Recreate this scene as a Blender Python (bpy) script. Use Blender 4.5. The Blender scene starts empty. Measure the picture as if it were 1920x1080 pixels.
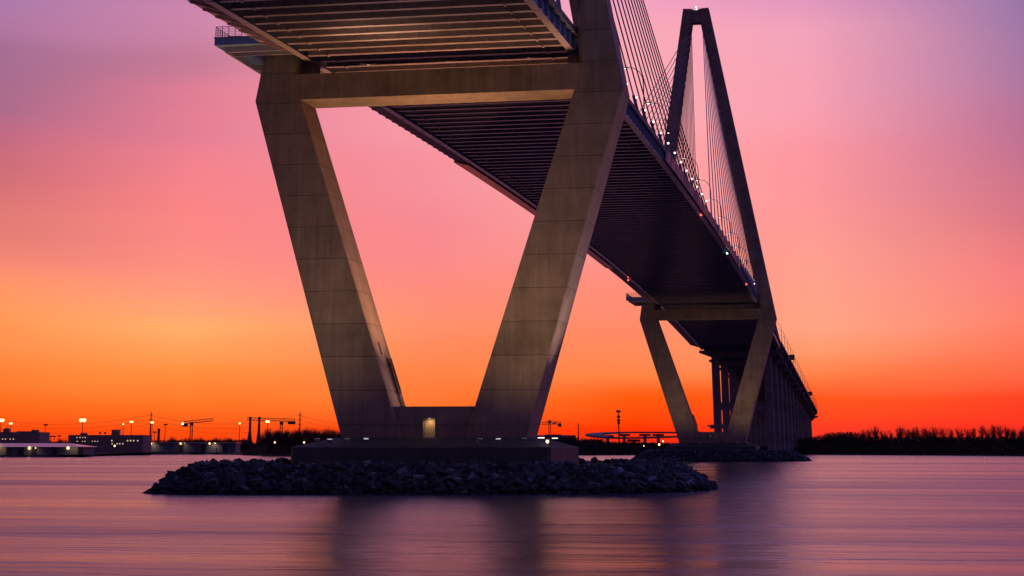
import bpy, math, random
from mathutils import Vector, Matrix
R_ = math.radians
random.seed(7)
sc = bpy.context.scene
COL = sc.collection

# ------------------------------------------------------------------ camera
# x: across the bridge (right = +), y: along the bridge away from the viewer, z: up. Water level z = 0.5
CAM = Vector((54.483, -243.283, 6.0))
YAW, PITCH = R_(11.575), R_(17.690)
FPX, PPX, PPY = 3372.88, 888.92, -240.48
cd = bpy.data.cameras.new('camera'); cam = bpy.data.objects.new('camera', cd); COL.objects.link(cam)
sc.camera = cam
FW = Vector((-math.sin(YAW)*math.cos(PITCH), math.cos(YAW)*math.cos(PITCH), math.sin(PITCH)))
RT = Vector((math.cos(YAW), math.sin(YAW), 0)); UPV = RT.cross(FW)
M3 = Matrix((RT, UPV, -FW)).transposed()
cam.matrix_world = Matrix.Translation(CAM) @ M3.to_4x4()
cd.sensor_width = 36; cd.lens = FPX*36/1920
cd.shift_x = (960-PPX)/1920; cd.shift_y = (PPY-540)/1920
cd.clip_start = 0.5; cd.clip_end = 60000
sc.view_settings.view_transform = 'Standard'; sc.view_settings.look = 'None'
sc.view_settings.exposure = 0; sc.view_settings.gamma = 1
sc.cycles.max_bounces = 5; sc.cycles.diffuse_bounces = 3; sc.cycles.glossy_bounces = 3
sc.cycles.sample_clamp_indirect = 3.0

def ray(u, v):
    return FW + RT*((u-PPX)/FPX) - UPV*((v-PPY)/FPX)
def at(u, v, ax, val):            # where the sight line meets a plane of the place
    w = ray(u, v); return CAM + w*((val-CAM[ax])/w[ax])
FH = Vector((-math.sin(YAW), math.cos(YAW), 0))
def far(u, v, L):                 # point L metres ahead of the viewer's standpoint
    w = ray(u, v); return CAM + w*(L/w.dot(FH))
SX = 3716.0                       # pixels * metres per metre near the horizon

# ------------------------------------------------------------------ world (dusk sky)
def lin(c):
    return tuple(((x/255)/12.92 if x/255 <= .04045 else ((x/255+.055)/1.055)**2.4) for x in c) + (1,)
world = bpy.data.worlds.new('World'); sc.world = world; world.use_nodes = True
nt = world.node_tree; nt.nodes.clear()
def N(t, **k):
    n = nt.nodes.new(t)
    for a, b in k.items(): setattr(n, a, b)
    return n
def Lk(a, b): nt.links.new(a, b)
tc = N('ShaderNodeTexCoord'); sp = N('ShaderNodeSeparateXYZ'); Lk(tc.outputs['Generated'], sp.inputs[0])
az = N('ShaderNodeMath', operation='ARCTAN2'); Lk(sp.outputs['X'], az.inputs[0]); Lk(sp.outputs['Y'], az.inputs[1])
az2 = N('ShaderNodeMath', operation='MULTIPLY'); Lk(az.outputs[0], az2.inputs[0]); az2.inputs[1].default_value = 180/math.pi
el = N('ShaderNodeMath', operation='ARCSINE'); Lk(sp.outputs['Z'], el.inputs[0])
mx = N('ShaderNodeMath', operation='MAXIMUM'); Lk(el.outputs[0], mx.inputs[0]); mx.inputs[1].default_value = 0
# soft, broad streaks of thin high cloud
mp = N('ShaderNodeMapping'); mp.inputs['Scale'].default_value = (2.2, 2.2, 14); mp.inputs['Rotation'].default_value = (0, .05, 0); Lk(tc.outputs['Generated'], mp.inputs[0])
nz = N('ShaderNodeTexNoise'); nz.inputs['Scale'].default_value = 1.6; nz.inputs['Detail'].default_value = 2; Lk(mp.outputs[0], nz.inputs['Vector'])
ns = N('ShaderNodeMath', operation='MULTIPLY_ADD'); Lk(nz.outputs['Fac'], ns.inputs[0]); ns.inputs[1].default_value = .07; ns.inputs[2].default_value = -.035
ev = N('ShaderNodeMath', operation='MULTIPLY_ADD'); Lk(mx.outputs[0], ev.inputs[0]); ev.inputs[1].default_value = 2/math.pi; ev.inputs[2].default_value = 0
sq = N('ShaderNodeMath', operation='SQRT'); Lk(ev.outputs[0], sq.inputs[0])
nm2 = N('ShaderNodeMath', operation='MULTIPLY_ADD'); Lk(ns.outputs[0], nm2.inputs[0]); nm2.inputs[1].default_value = 1.0; Lk(sq.outputs[0], nm2.inputs[2])
HI = [(20, (124, 98, 158)), (35, (76, 78, 150)), (60, (40, 58, 128)), (90, (24, 44, 100))]
HB = [(60, (24, 40, 92)), (90, (24, 44, 100))]
SKY = [
 (-180, [(0, (60, 46, 64)), (8, (56, 50, 80)), (25, (42, 50, 98))] + HB),
 (-90, [(0, (225, 110, 90)), (6, (185, 105, 112)), (20, (104, 80, 122)), (40, (56, 58, 110))] + HB),
 (-27.6, [(0, (240, 45, 10)), (.54, (255, 70, 12)), (1.3, (255, 104, 25)), (2.1, (255, 128, 52)), (3.7, (255, 150, 88)), (4.5, (254, 146, 98)), (5.3, (246, 135, 112)), (6.2, (222, 122, 112)), (7.6, (196, 104, 115)), (9.3, (184, 102, 128)), (10.8, (160, 104, 138)), (11.8, (160, 108, 148)), (12.8, (174, 118, 162)), (13.8, (165, 120, 170))] + HI),
 (-20.4, [(0, (245, 50, 10)), (.54, (255, 80, 15)), (1.3, (255, 120, 38)), (2.1, (255, 146, 66)), (3.2, (255, 176, 108)), (4.3, (255, 160, 122)), (5.3, (255, 148, 128)), (6.9, (252, 134, 134)), (8.6, (240, 130, 145)), (10.2, (222, 126, 150)), (11.3, (198, 124, 150)), (13.6, (208, 136, 172))] + HI),
 (-13, [(0, (245, 50, 12)), (.54, (255, 75, 18)), (1.3, (255, 118, 46)), (2.1, (255, 132, 72)), (3.7, (255, 145, 110)), (5.3, (255, 140, 130)), (6.9, (247, 138, 146)), (8.6, (247, 148, 160)), (10.2, (252, 160, 174)), (13.6, (245, 165, 190))] + HI),
 (-6.6, [(0, (230, 40, 25)), (.54, (255, 50, 0)), (1.3, (255, 92, 15)), (2.1, (255, 132, 66)), (3.0, (255, 138, 92)), (3.7, (255, 138, 104)), (5.3, (255, 146, 134)), (6.9, (255, 162, 158)), (10.2, (255, 174, 180)), (12, (252, 170, 184)), (13.6, (246, 164, 192))] + HI),
 (-1, [(0, (225, 40, 45)), (.54, (255, 64, 34)), (1.3, (255, 88, 30)), (2.1, (255, 128, 72)), (3.0, (255, 154, 108)), (4.0, (255, 165, 132)), (5.3, (255, 160, 144)), (6.9, (255, 153, 152)), (8.6, (253, 152, 162)), (10.2, (250, 160, 176)), (11.9, (244, 164, 186)), (13.6, (228, 152, 190))] + HI),
 (6.6, [(0, (225, 35, 35)), (.54, (255, 44, 33)), (1.3, (255, 62, 38)), (2.1, (255, 102, 72)), (3.7, (255, 120, 104)), (4.9, (246, 116, 122)), (6.0, (214, 110, 126)), (7.5, (190, 106, 138)), (9.2, (172, 106, 148)), (11.0, (158, 112, 158)), (13.6, (134, 114, 166))] + HI),
 (60, [(0, (235, 110, 95)), (6, (210, 118, 128)), (14, (150, 108, 158)), (25, (84, 96, 176)), (45, (44, 74, 150))] + HB),
 (100, [(0, (200, 95, 95)), (6, (180, 102, 124)), (14, (124, 95, 150)), (25, (74, 88, 165)), (45, (38, 68, 142))] + HB),
 (180, [(0, (60, 46, 64)), (8, (56, 50, 80)), (25, (42, 50, 98))] + HB),
]
def ramp(stops):
    r = N('ShaderNodeValToRGB'); e = r.color_ramp.elements
    while len(e) > 1: e.remove(e[-1])
    for i, (d, c) in enumerate(stops):
        p = math.sqrt(d/90)
        if i == 0: e[0].position = p; e[0].color = lin(c)
        else: k = e.new(p); k.color = lin(c)
    Lk(nm2.outputs[0], r.inputs[0]); return r.outputs[0]
prev = ramp(SKY[0][1])
for i in range(1, len(SKY)):
    mr = N('ShaderNodeMapRange'); mr.inputs['From Min'].default_value = SKY[i-1][0]; mr.inputs['From Max'].default_value = SKY[i][0]
    Lk(az2.outputs[0], mr.inputs['Value'])
    m = N('ShaderNodeMix', data_type='RGBA'); Lk(mr.outputs[0], m.inputs['Factor']); Lk(prev, m.inputs[6]); Lk(ramp(SKY[i][1]), m.inputs[7])
    prev = m.outputs[2]
bg = N('ShaderNodeBackground'); Lk(prev, bg.inputs['Color']); bg.inputs['Strength'].default_value = 1.0
wo = N('ShaderNodeOutputWorld'); Lk(bg.outputs[0], wo.inputs['Surface'])
world.cycles.sampling_method = 'MANUAL'; world.cycles.sample_map_resolution = 1024

# ------------------------------------------------------------------ helpers
def tag(o, label=None, cat=None, group=None, kind=None):
    if label: o['label'] = label
    if cat: o['category'] = cat
    if group: o['group'] = group
    if kind: o['kind'] = kind
    return o
def empty(name, loc=(0, 0, 0), rz=0):
    o = bpy.data.objects.new(name, None); COL.objects.link(o); o.location = loc; o.rotation_euler = (0, 0, rz)
    o.empty_display_size = 1; return o
class MB:
    def __init__(s): s.v = []; s.f = []
    def hexa(s, p):            # 8 corners: 4 low ring, 4 high ring
        b = len(s.v); s.v += [tuple(q) for q in p]
        for f in ((3, 2, 1, 0), (4, 5, 6, 7), (0, 1, 5, 4), (1, 2, 6, 5), (2, 3, 7, 6), (3, 0, 4, 7)): s.f.append(tuple(b+i for i in f))
        return s
    def box(s, x0, x1, y0, y1, z0, z1):
        return s.hexa([(x0, y0, z0), (x1, y0, z0), (x1, y1, z0), (x0, y1, z0), (x0, y0, z1), (x1, y0, z1), (x1, y1, z1), (x0, y1, z1)])
    def loft(s, rings, cap=True):
        b = len(s.v); n = len(rings[0])
        for r in rings: s.v += [tuple(q) for q in r]
        for k in range(len(rings)-1):
            for i in range(n):
                j = (i+1) % n; s.f.append((b+k*n+i, b+k*n+j, b+(k+1)*n+j, b+(k+1)*n+i))
        if cap:
            s.f.append(tuple(b+i for i in reversed(range(n)))); s.f.append(tuple(b+(len(rings)-1)*n+i for i in range(n)))
        return s
    def tube(s, pts, r, n=6, cap=True):
        pts = [Vector(p) for p in pts]; rings = []
        for i, p in enumerate(pts):
            d = (pts[min(i+1, len(pts)-1)]-pts[max(i-1, 0)]).normalized()
            a = d.cross(Vector((0, 0, 1)) if abs(d.z) < .95 else Vector((1, 0, 0))).normalized(); c = d.cross(a)
            rr = r[i] if isinstance(r, (list, tuple)) else r
            rings.append([p+(a*math.cos(2*math.pi*k/n)+c*math.sin(2*math.pi*k/n))*rr for k in range(n)])
        return s.loft(rings, cap)
    def ball(s, c, r, n=8, m=5, sq=(1, 1, 1)):
        rings = []
        for j in range(m+1):
            t = math.pi*(j+.02)/(m+.04)
            rings.append([(c[0]+r*sq[0]*math.sin(t)*math.cos(2*math.pi*i/n), c[1]+r*sq[1]*math.sin(t)*math.sin(2*math.pi*i/n), c[2]-r*sq[2]*math.cos(t)) for i in range(n)])
        return s.loft(rings)
    def mesh(s, name, mat, smooth=False):
        me = bpy.data.meshes.new(name); me.from_pydata(s.v, [], s.f); me.materials.append(mat)
        me.validate(); me.update()
        if smooth:
            for p in me.polygons: p.use_smooth = True
        return me
    def build(s, name, mat, parent=None, loc=None, smooth=False):
        o = bpy.data.objects.new(name, s.mesh(name, mat, smooth)); COL.objects.link(o)
        if parent: o.parent = parent
        if loc: o.location = loc
        return o
def inst(name, me, parent=None, loc=(0, 0, 0), rot=(0, 0, 0), scl=(1, 1, 1)):
    o = bpy.data.objects.new(name, me); COL.objects.link(o); o.parent = parent; o.location = loc; o.rotation_euler = rot; o.scale = scl
    return o
def copy_tree(o, parent=None):
    c = o.copy(); COL.objects.link(c); c.parent = parent
    for ch in list(o.children): copy_tree(ch, c)
    return c

# ------------------------------------------------------------------ materials
def mat(name, col, rough=.7, metal=0, var=0, scale=1.0, emit=None, es=0, extra=None, spec=.5, bump=0, stretch=(1, 1, 1)):
    m = bpy.data.materials.new(name); m.use_nodes = True; t = m.node_tree; b = t.nodes['Principled BSDF']
    b.inputs['Base Color'].default_value = (*col, 1); b.inputs['Roughness'].default_value = rough; b.inputs['Metallic'].default_value = metal
    b.inputs['Specular IOR Level'].default_value = spec
    if emit:
        b.inputs['Emission Color'].default_value = (*emit, 1); b.inputs['Emission Strength'].default_value = es
    if var or bump:
        c = t.nodes.new('ShaderNodeTexCoord'); mp = t.nodes.new('ShaderNodeMapping'); mp.inputs['Scale'].default_value = stretch
        t.links.new(c.outputs['Object'], mp.inputs[0])
        n = t.nodes.new('ShaderNodeTexNoise'); n.inputs['Scale'].default_value = scale; n.inputs['Detail'].default_value = 6; n.inputs['Roughness'].default_value = .6
        t.links.new(mp.outputs[0], n.inputs['Vector'])
        r = t.nodes.new('ShaderNodeValToRGB'); e = r.color_ramp.elements
        e[0].position = .3; e[1].position = .72
        e[0].color = (*[x*(1-var) for x in col], 1); e[1].color = (*[x*(1+var) for x in col], 1)
        t.links.new(n.outputs['Fac'], r.inputs[0]); t.links.new(r.outputs[0], b.inputs['Base Color'])
        if bump:
            bp = t.nodes.new('ShaderNodeBump'); bp.inputs['Strength'].default_value = bump; bp.inputs['Distance'].default_value = .1
            t.links.new(n.outputs['Fac'], bp.inputs['Height']); t.links.new(bp.outputs[0], b.inputs['Normal'])
    return m

def concrete(name, col, lift=4.3, joint=.10):
    """board-formed concrete cast in lifts: dark joint line every lift, each lift its own tone, rain streaks"""
    m = bpy.data.materials.new(name); m.use_nodes = True; t = m.node_tree; b = t.nodes['Principled BSDF']
    b.inputs['Roughness'].default_value = .75
    def n(ty, **k):
        x = t.nodes.new(ty)
        for a, q in k.items(): setattr(x, a, q)
        return x
    c = n('ShaderNodeTexCoord'); s = n('ShaderNodeSeparateXYZ'); t.links.new(c.outputs['Object'], s.inputs[0])
    d = n('ShaderNodeMath', operation='DIVIDE'); t.links.new(s.outputs['Z'], d.inputs[0]); d.inputs[1].default_value = lift
    fr = n('ShaderNodeMath', operation='FRACT'); t.links.new(d.outputs[0], fr.inputs[0])
    fl = n('ShaderNodeMath', operation='FLOOR'); t.links.new(d.outputs[0], fl.inputs[0])
    jl = n('ShaderNodeMath', operation='LESS_THAN'); t.links.new(fr.outputs[0], jl.inputs[0]); jl.inputs[1].default_value = joint/lift
    wn = n('ShaderNodeTexWhiteNoise', noise_dimensions='1D'); t.links.new(fl.outputs[0], wn.inputs['W'])
    n1 = n('ShaderNodeTexNoise'); n1.inputs['Scale'].default_value = .35; n1.inputs['Detail'].default_value = 8; n1.inputs['Roughness'].default_value = .62
    t.links.new(c.outputs['Object'], n1.inputs['Vector'])
    mp = n('ShaderNodeMapping'); mp.inputs['Scale'].default_value = (1.6, 1.6, .10); t.links.new(c.outputs['Object'], mp.inputs[0])
    n2 = n('ShaderNodeTexNoise'); n2.inputs['Scale'].default_value = 1.0; n2.inputs['Detail'].default_value = 4; t.links.new(mp.outputs[0], n2.inputs['Vector'])
    a1 = n('ShaderNodeMath', operation='MULTIPLY_ADD'); t.links.new(n1.outputs['Fac'], a1.inputs[0]); a1.inputs[1].default_value = 1.1; a1.inputs[2].default_value = .30
    a2 = n('ShaderNodeMath', operation='MULTIPLY_ADD'); t.links.new(n2.outputs['Fac'], a2.inputs[0]); a2.inputs[1].default_value = .8; t.links.new(a1.outputs[0], a2.inputs[2])
    a3 = n('ShaderNodeMath', operation='MULTIPLY_ADD'); t.links.new(wn.outputs['Value'], a3.inputs[0]); a3.inputs[1].default_value = .22; t.links.new(a2.outputs[0], a3.inputs[2])
    a4 = n('ShaderNodeMath', operation='SUBTRACT'); t.links.new(a3.outputs[0], a4.inputs[0]); a4.inputs[1].default_value = .35
    jm = n('ShaderNodeMath', operation='MULTIPLY_ADD'); t.links.new(jl.outputs[0], jm.inputs[0]); jm.inputs[1].default_value = -.55; jm.inputs[2].default_value = 1
    mu = n('ShaderNodeMath', operation='MULTIPLY'); t.links.new(a4.outputs[0], mu.inputs[0]); t.links.new(jm.outputs[0], mu.inputs[1])
    vm = n('ShaderNodeVectorMath', operation='SCALE'); vm.inputs[0].default_value = col; t.links.new(mu.outputs[0], vm.inputs['Scale'])
    t.links.new(vm.outputs[0], b.inputs['Base Color'])
    bp = n('ShaderNodeBump'); bp.inputs['Strength'].default_value = .25; bp.inputs['Distance'].default_value = .08
    t.links.new(n1.outputs['Fac'], bp.inputs['Height']); t.links.new(bp.outputs[0], b.inputs['Normal'])
    return m

M_CON = concrete('tower_concrete', (.27, .225, .19))
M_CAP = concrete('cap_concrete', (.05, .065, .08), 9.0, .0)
M_PIER = concrete('pier_concrete', (.16, .165, .19), 6.0, .06)
M_STEEL = mat('painted_steel', (.56, .46, .48), .24, 0, .12, .5, spec=1.0)
M_FASC = mat('fascia_steel', (.20, .32, .50), .38, 0, .10, .4)
M_FAIR = mat('fairing_panel', (.50, .42, .45), .35, 0, .25, 1.0, stretch=(1, 1, .1))
M_SLAB = mat('deck_concrete', (.20, .20, .20), .8, 0, .2, .6)
M_CABLE = mat('cable_sheath', (.22, .22, .26), .45)
M_DARK = mat('dark_steel', (.05, .05, .06), .5)
M_GALV = mat('galvanised_steel', (.22, .23, .25), .45, .5)
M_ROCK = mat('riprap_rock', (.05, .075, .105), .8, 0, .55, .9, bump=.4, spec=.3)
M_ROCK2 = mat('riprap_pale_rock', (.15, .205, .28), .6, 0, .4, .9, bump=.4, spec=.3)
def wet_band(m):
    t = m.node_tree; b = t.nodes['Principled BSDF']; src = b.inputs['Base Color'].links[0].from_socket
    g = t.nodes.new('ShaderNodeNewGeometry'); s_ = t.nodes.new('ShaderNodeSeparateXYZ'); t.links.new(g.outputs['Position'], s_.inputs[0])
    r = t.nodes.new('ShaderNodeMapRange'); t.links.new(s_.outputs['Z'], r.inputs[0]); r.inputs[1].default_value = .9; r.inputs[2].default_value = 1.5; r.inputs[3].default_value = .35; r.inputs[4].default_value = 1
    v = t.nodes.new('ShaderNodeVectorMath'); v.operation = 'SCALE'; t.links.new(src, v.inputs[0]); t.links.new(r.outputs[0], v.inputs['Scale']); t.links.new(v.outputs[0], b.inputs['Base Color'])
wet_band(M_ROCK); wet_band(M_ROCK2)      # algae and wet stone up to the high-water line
M_MOUND = mat('island_ground', (.06, .06, .065), .95, 0, .4, .8)
M_LAND = mat('shore_ground', (.045, .04, .035), .95, 0, .4, .05)
M_BARK = mat('bark', (.09, .045, .035), .95, 0, .3, 2)
M_SCRUB = mat('scrub_leaves', (.035, .035, .025), .95, 0, .5, .3)
M_BRICK = mat('dark_brick_wall', (.26, .17, .17), .9, 0, .2, .4)
M_METW = mat('warehouse_wall', (.11, .12, .17), .7, 0, .15, .3, stretch=(1, 1, .1))
M_ROOF = mat('metal_roof', (.62, .5, .46), .28, .75, .1, .2)
M_GLASS = mat('dark_glass', (.03, .03, .04), .15)
M_CRANE = mat('halation_red', (.75, .07, .035), .5)  # red halation glow put into the colour of cranes and thin poles
M_STACK = mat('chimney_brick', (.12, .08, .07), .9, 0, .2, .5)
M_WARM = mat('warm_lamp', (.8, .8, .8), .5, emit=(1, .60, .28), es=4)
M_LENS = mat('floodlight_lens', (.8, .8, .8), .3, emit=(1, .85, .8), es=.45)
M_WHITE = mat('white_lamp', (.8, .8, .8), .5, emit=(1, .88, .78), es=3.2)
M_FLOOD = mat('stadium_lamp', (.8, .8, .8), .5, emit=(1, .60, .22), es=3)
M_WINL = mat('lit_window', (.5, .4, .3), .5, emit=(1, .68, .42), es=.75)
M_RED = mat('red_lamp', (.6, .05, .05), .5, emit=(1, .05, .03), es=8)
M_CYAN = mat('cyan_lamp', (.2, .6, .6), .5, emit=(.5, 1, .95), es=6)
M_SIGN = mat('sign_back', (.10, .13, .10), .6)
M_DOOR = mat('door_steel', (.5, .42, .30), .4)
for m in (M_WARM, M_WHITE, M_WINL, M_RED, M_CYAN, M_FLOOD):
    m.cycles.emission_sampling = 'NONE'

# water: long-exposure river, smooth with long soft streaks
def water_mat():
    m = bpy.data.materials.new('river_water'); m.use_nodes = True; t = m.node_tree; b = t.nodes['Principled BSDF']
    b.inputs['Base Color'].default_value = (.030, .040, .110, 1); b.inputs['IOR'].default_value = 1.62
    c = t.nodes.new('ShaderNodeTexCoord')
    def noise(scale, st, det=4, rot=YAW):
        mp = t.nodes.new('ShaderNodeMapping'); mp.inputs['Rotation'].default_value = (0, 0, -rot); mp.inputs['Scale'].default_value = st
        mp.vector_type = 'POINT'
        t.links.new(c.outputs['Object'], mp.inputs[0])
        n = t.nodes.new('ShaderNodeTexNoise'); n.inputs['Scale'].default_value = scale; n.inputs['Detail'].default_value = det; n.inputs['Roughness'].default_value = .55
        t.links.new(mp.outputs[0], n.inputs['Vector']); return n.outputs['Fac']
    a = noise(1, (.006, .035, 1), 5); d = noise(1, (.12, .55, 1), 4); e = noise(1, (.5, 2.2, 1), 3)
    mr = t.nodes.new('ShaderNodeMapRange'); t.links.new(a, mr.inputs[0]); mr.inputs[1].default_value = .35; mr.inputs[2].default_value = .65
    mr.inputs[3].default_value = .17; mr.inputs[4].default_value = .30
    t.links.new(mr.outputs[0], b.inputs['Roughness'])
    b0 = t.nodes.new('ShaderNodeBump'); b0.inputs['Strength'].default_value = 1; b0.inputs['Distance'].default_value = 1.7
    t.links.new(a, b0.inputs['Height'])
    c0 = noise(1, (.06, .20, 1), 3); bm_ = t.nodes.new('ShaderNodeBump'); bm_.inputs['Strength'].default_value = 1; bm_.inputs['Distance'].default_value = .5
    t.links.new(c0, bm_.inputs['Height']); t.links.new(b0.outputs[0], bm_.inputs['Normal'])
    b1 = t.nodes.new('ShaderNodeBump'); t.links.new(bm_.outputs[0], b1.inputs['Normal']); b1.inputs['Strength'].default_value = 1; b1.inputs['Distance'].default_value = .12
    t.links.new(d, b1.inputs['Height'])
    b2 = t.nodes.new('ShaderNodeBump'); b2.inputs['Strength'].default_value = 1; b2.inputs['Distance'].default_value = .075
    t.links.new(e, b2.inputs['Height']); t.links.new(b1.outputs[0], b2.inputs['Normal'])
    t.links.new(b2.outputs[0], b.inputs['Normal'])
    return m
M_WATER = water_mat()

# ------------------------------------------------------------------ setting: water and land
w_ = MB(); w_.v = [(-30000, -3000, .5), (30000, -3000, .5), (30000, 30000, .5), (-30000, 30000, .5)]; w_.f = [(0, 1, 2, 3)]
tag(w_.build('river_water', M_WATER), kind='structure')
bed = MB(); bed.v = [(-3000, -900, -6), (3000, -900, -6), (3000, 3000, -6), (-3000, 3000, -6)]; bed.f = [(0, 1, 2, 3)]

SHORE = [(-900, 860), (-300, 859), (-60, 857.6), (0, 857), (80, 857.2), (170, 856), (235, 853), (400, 851.5), (450, 853.5), (520, 855), (660, 855.2), (860, 855), (980, 854.2), (1100, 853.6), (1300, 853), (1500, 852.4), (1620, 853), (1800, 854), (1920, 855), (2100, 856), (2700, 858)]
def shore_pt(u, v, z=.5):
    w = ray(u, v); return CAM + w*((.5-CAM.z)/w.z)
land = MB(); rows = []
rl = random.Random(3)
edge = []
for i in range(len(SHORE)-1):
    (u0, v0), (u1, v1) = SHORE[i], SHORE[i+1]; n = max(2, int(abs(u1-u0)/6))
    for k in range(n):
        q = k/n; edge.append((u0+(u1-u0)*q, v0+(v1-v0)*q + rl.uniform(-.12, .12)))
pts = [shore_pt(*e) for e in edge]
for off, z in ((0, .2), (2.5, .9), (8, 1.5), (60, 1.8), (400, 2.0), (2500, 2), (18000, 2)):
    rows.append([Vector((p.x, p.y, 0)) + FH*off + Vector((0, 0, z+(rl.uniform(-.15, .15) if off < 61 else 0))) for p in pts])
n = len(pts)
for r in rows: land.v += [tuple(q) for q in r]
for k in range(len(rows)-1):
    for i in range(n-1): land.f.append((k*n+i, k*n+i+1, (k+1)*n+i+1, (k+1)*n+i))
tag(land.build('shore_ground', M_LAND), kind='structure')
def shoreL(u):
    for i in range(len(SHORE)-1):
        if SHORE[i][0] <= u <= SHORE[i+1][0]:
            q = (u-SHORE[i][0])/(SHORE[i+1][0]-SHORE[i][0]); v = SHORE[i][1]+(SHORE[i+1][1]-SHORE[i][1])*q
            return (shore_pt(u, v)-CAM).dot(FH)
    return 1000

# ------------------------------------------------------------------ the bridge
bridge = empty('cable_stayed_bridge', (0, 0, .5))
tag(bridge, 'huge cable-stayed bridge with diamond concrete towers and steel deck over the river', 'bridge')
OFF = Vector((0, 0, -.5))
def bpart(o, par=bridge):          # keep world coordinates under the empty at z=.5
    o.parent = par
    if par is bridge: o.location = Vector(o.location) + OFF
    return o
SPAN = 471.0
def zb(y): return 60.9 - 5.5e-5*(y-235.5)**2
def lerp(a, b, t): return a+(b-a)*t
ZB, ZK, ZS, ZT = 6.92, 52.1, 10.88, 174.05
def hy(z): return lerp(4.16, 3.84, (z-ZB)/(ZK-ZB)) if z < ZK else lerp(3.84, 3.03, (z-ZK)/(ZT-ZK))
def xo(z): return lerp(12.3, 25.99, (z-ZB)/(ZK-ZB)) if z < ZK else lerp(25.99, 5.1, (z-ZK)/(ZT-ZK))
def xi(z): return lerp(4.26, 19.34, (z-ZB)/(ZK-ZB)) if z < ZK else (lerp(19.34, 20.0, (z-ZK)/3.7) if z < 55.8 else max(.02, lerp(20.0, 1.6, (z-55.8)/(168-55.8))))
def make_leg(s, name='tower_leg'):
    mb = MB(); rings = []
    for z in (6.5, 20, 36, ZK, 55.8, 60, 80, 105, 130, 155, 168, ZT):
        h = hy(z); o = xo(z); i = xi(z)
        ch = .12 if z <= ZK else (1.3 if z >= 60 else .12+1.18*(z-ZK)/(60-ZK)); cy = .12 if z <= ZK else (1.9 if z >= 60 else .12+1.78*(z-ZK)/(60-ZK))
        if z > 168: ch = min(ch, .9)
        e = .15
        zz = [z]*8
        ring = [(o, -h+e), (o-e, -h), (i+ch, -h), (i, -h+cy), (i, h-cy), (i+ch, h), (o-e, h), (o, h-e)]
        top = []
        for (x, y) in ring:
            dz = 0
            if z == ZT: dz = -(o-x)*.10
            top.append((s*x, y, z+dz))
        if s < 0: top.reverse()
        rings.append(top[::-1])
    mb.loft(rings); return mb.mesh(name, M_CON)
LEG = {s: make_leg(s) for s in (-1, 1)}
beam_mb = MB()
xi_b = xi(ZK)
beam_mb.hexa([(-xi_b-.5, -3.55, ZK+.05), (xi_b+.5, -3.55, ZK+.05), (xi_b+.5, 3.55, ZK+.05), (-xi_b-.5, 3.55, ZK+.05), (-20.4, -3.55, 55.75), (20.4, -3.55, 55.75), (20.4, 3.55, 55.75), (-20.4, 3.55, 55.75)])
BEAM = beam_mb.mesh('crossbeam', M_CON)
strut = MB().hexa([(-2.3, -2.2, 168.2), (2.3, -2.2, 168.2), (2.3, 2.2, 168.2), (-2.3, 2.2, 168.2), (-2.0, -2.2, 173.4), (2.0, -2.2, 173.4), (2.0, 2.2, 173.4), (-2.0, 2.2, 173.4)]).mesh('top_strut', M_CON)
# base wall between the legs with a doorway through it
D0, D1, DZ = -1.45, .15, 9.45
wall_mb = MB()
def wl(z): return xi(z)+.35
wall_mb.hexa([(-wl(6.6), -3.4, 6.6), (D0, -3.4, 6.6), (D0, 3.4, 6.6), (-wl(6.6), 3.4, 6.6), (-wl(DZ), -3.4, DZ), (D0, -3.4, DZ), (D0, 3.4, DZ), (-wl(DZ), 3.4, DZ)])
wall_mb.hexa([(D1, -3.4, 6.6), (wl(6.6), -3.4, 6.6), (wl(6.6), 3.4, 6.6), (D1, 3.4, 6.6), (D1, -3.4, DZ), (wl(DZ), -3.4, DZ), (wl(DZ), 3.4, DZ), (D1, 3.4, DZ)])
wall_mb.hexa([(-wl(DZ), -3.4, DZ), (wl(DZ), -3.4, DZ), (wl(DZ), 3.4, DZ), (-wl(DZ), 3.4, DZ), (-wl(ZS), -3.4, ZS), (wl(ZS), -3.4, ZS), (wl(ZS), 3.4, ZS), (-wl(ZS), 3.4, ZS)])
WALL = wall_mb.mesh('base_wall', M_CON)
def octo(x, y, c, z): return [(-x+c, -y, z), (x-c, -y, z), (x, -y+c, z), (x, y-c, z), (x-c, y, z), (-x+c, y, z), (-x, y-c, z), (-x, -y+c, z)]
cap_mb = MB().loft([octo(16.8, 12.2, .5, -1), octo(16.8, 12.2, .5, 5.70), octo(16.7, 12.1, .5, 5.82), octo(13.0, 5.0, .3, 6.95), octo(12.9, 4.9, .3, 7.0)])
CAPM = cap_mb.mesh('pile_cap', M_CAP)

def ladder(s, y0, z0, z1, parent, off):
    """caged ladder up the inner face of a leg"""
    mb = MB()
    def P(z, dy, out): return Vector((s*(xi(z)-out), y0+dy, z)) + Vector((0, off, 0))
    k = int((z1-z0)/.6)
    for dy in (-.3, .3): mb.tube([P(z0, dy, .25), P(z1, dy, .25)], .08, 4)
    for i in range(k):
        z = z0+i*.6; mb.tube([P(z, -.3, .25), P(z, .3, .25)], .03, 4)
        if i % 3 == 0:
            mb.tube([P(z, -.45, .1), P(z, -.45, .5), P(z, 0, .72), P(z, .45, .5), P(z, .45, .1)], .08, 4)
    for dy, o in ((-.45, .5), (0, .72), (.45, .5)): mb.tube([P(z0+2, dy, o), P(z1, dy, o)], .07, 4)
    o = mb.build('ladder', M_DARK); o.parent = parent
    return o

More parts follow.
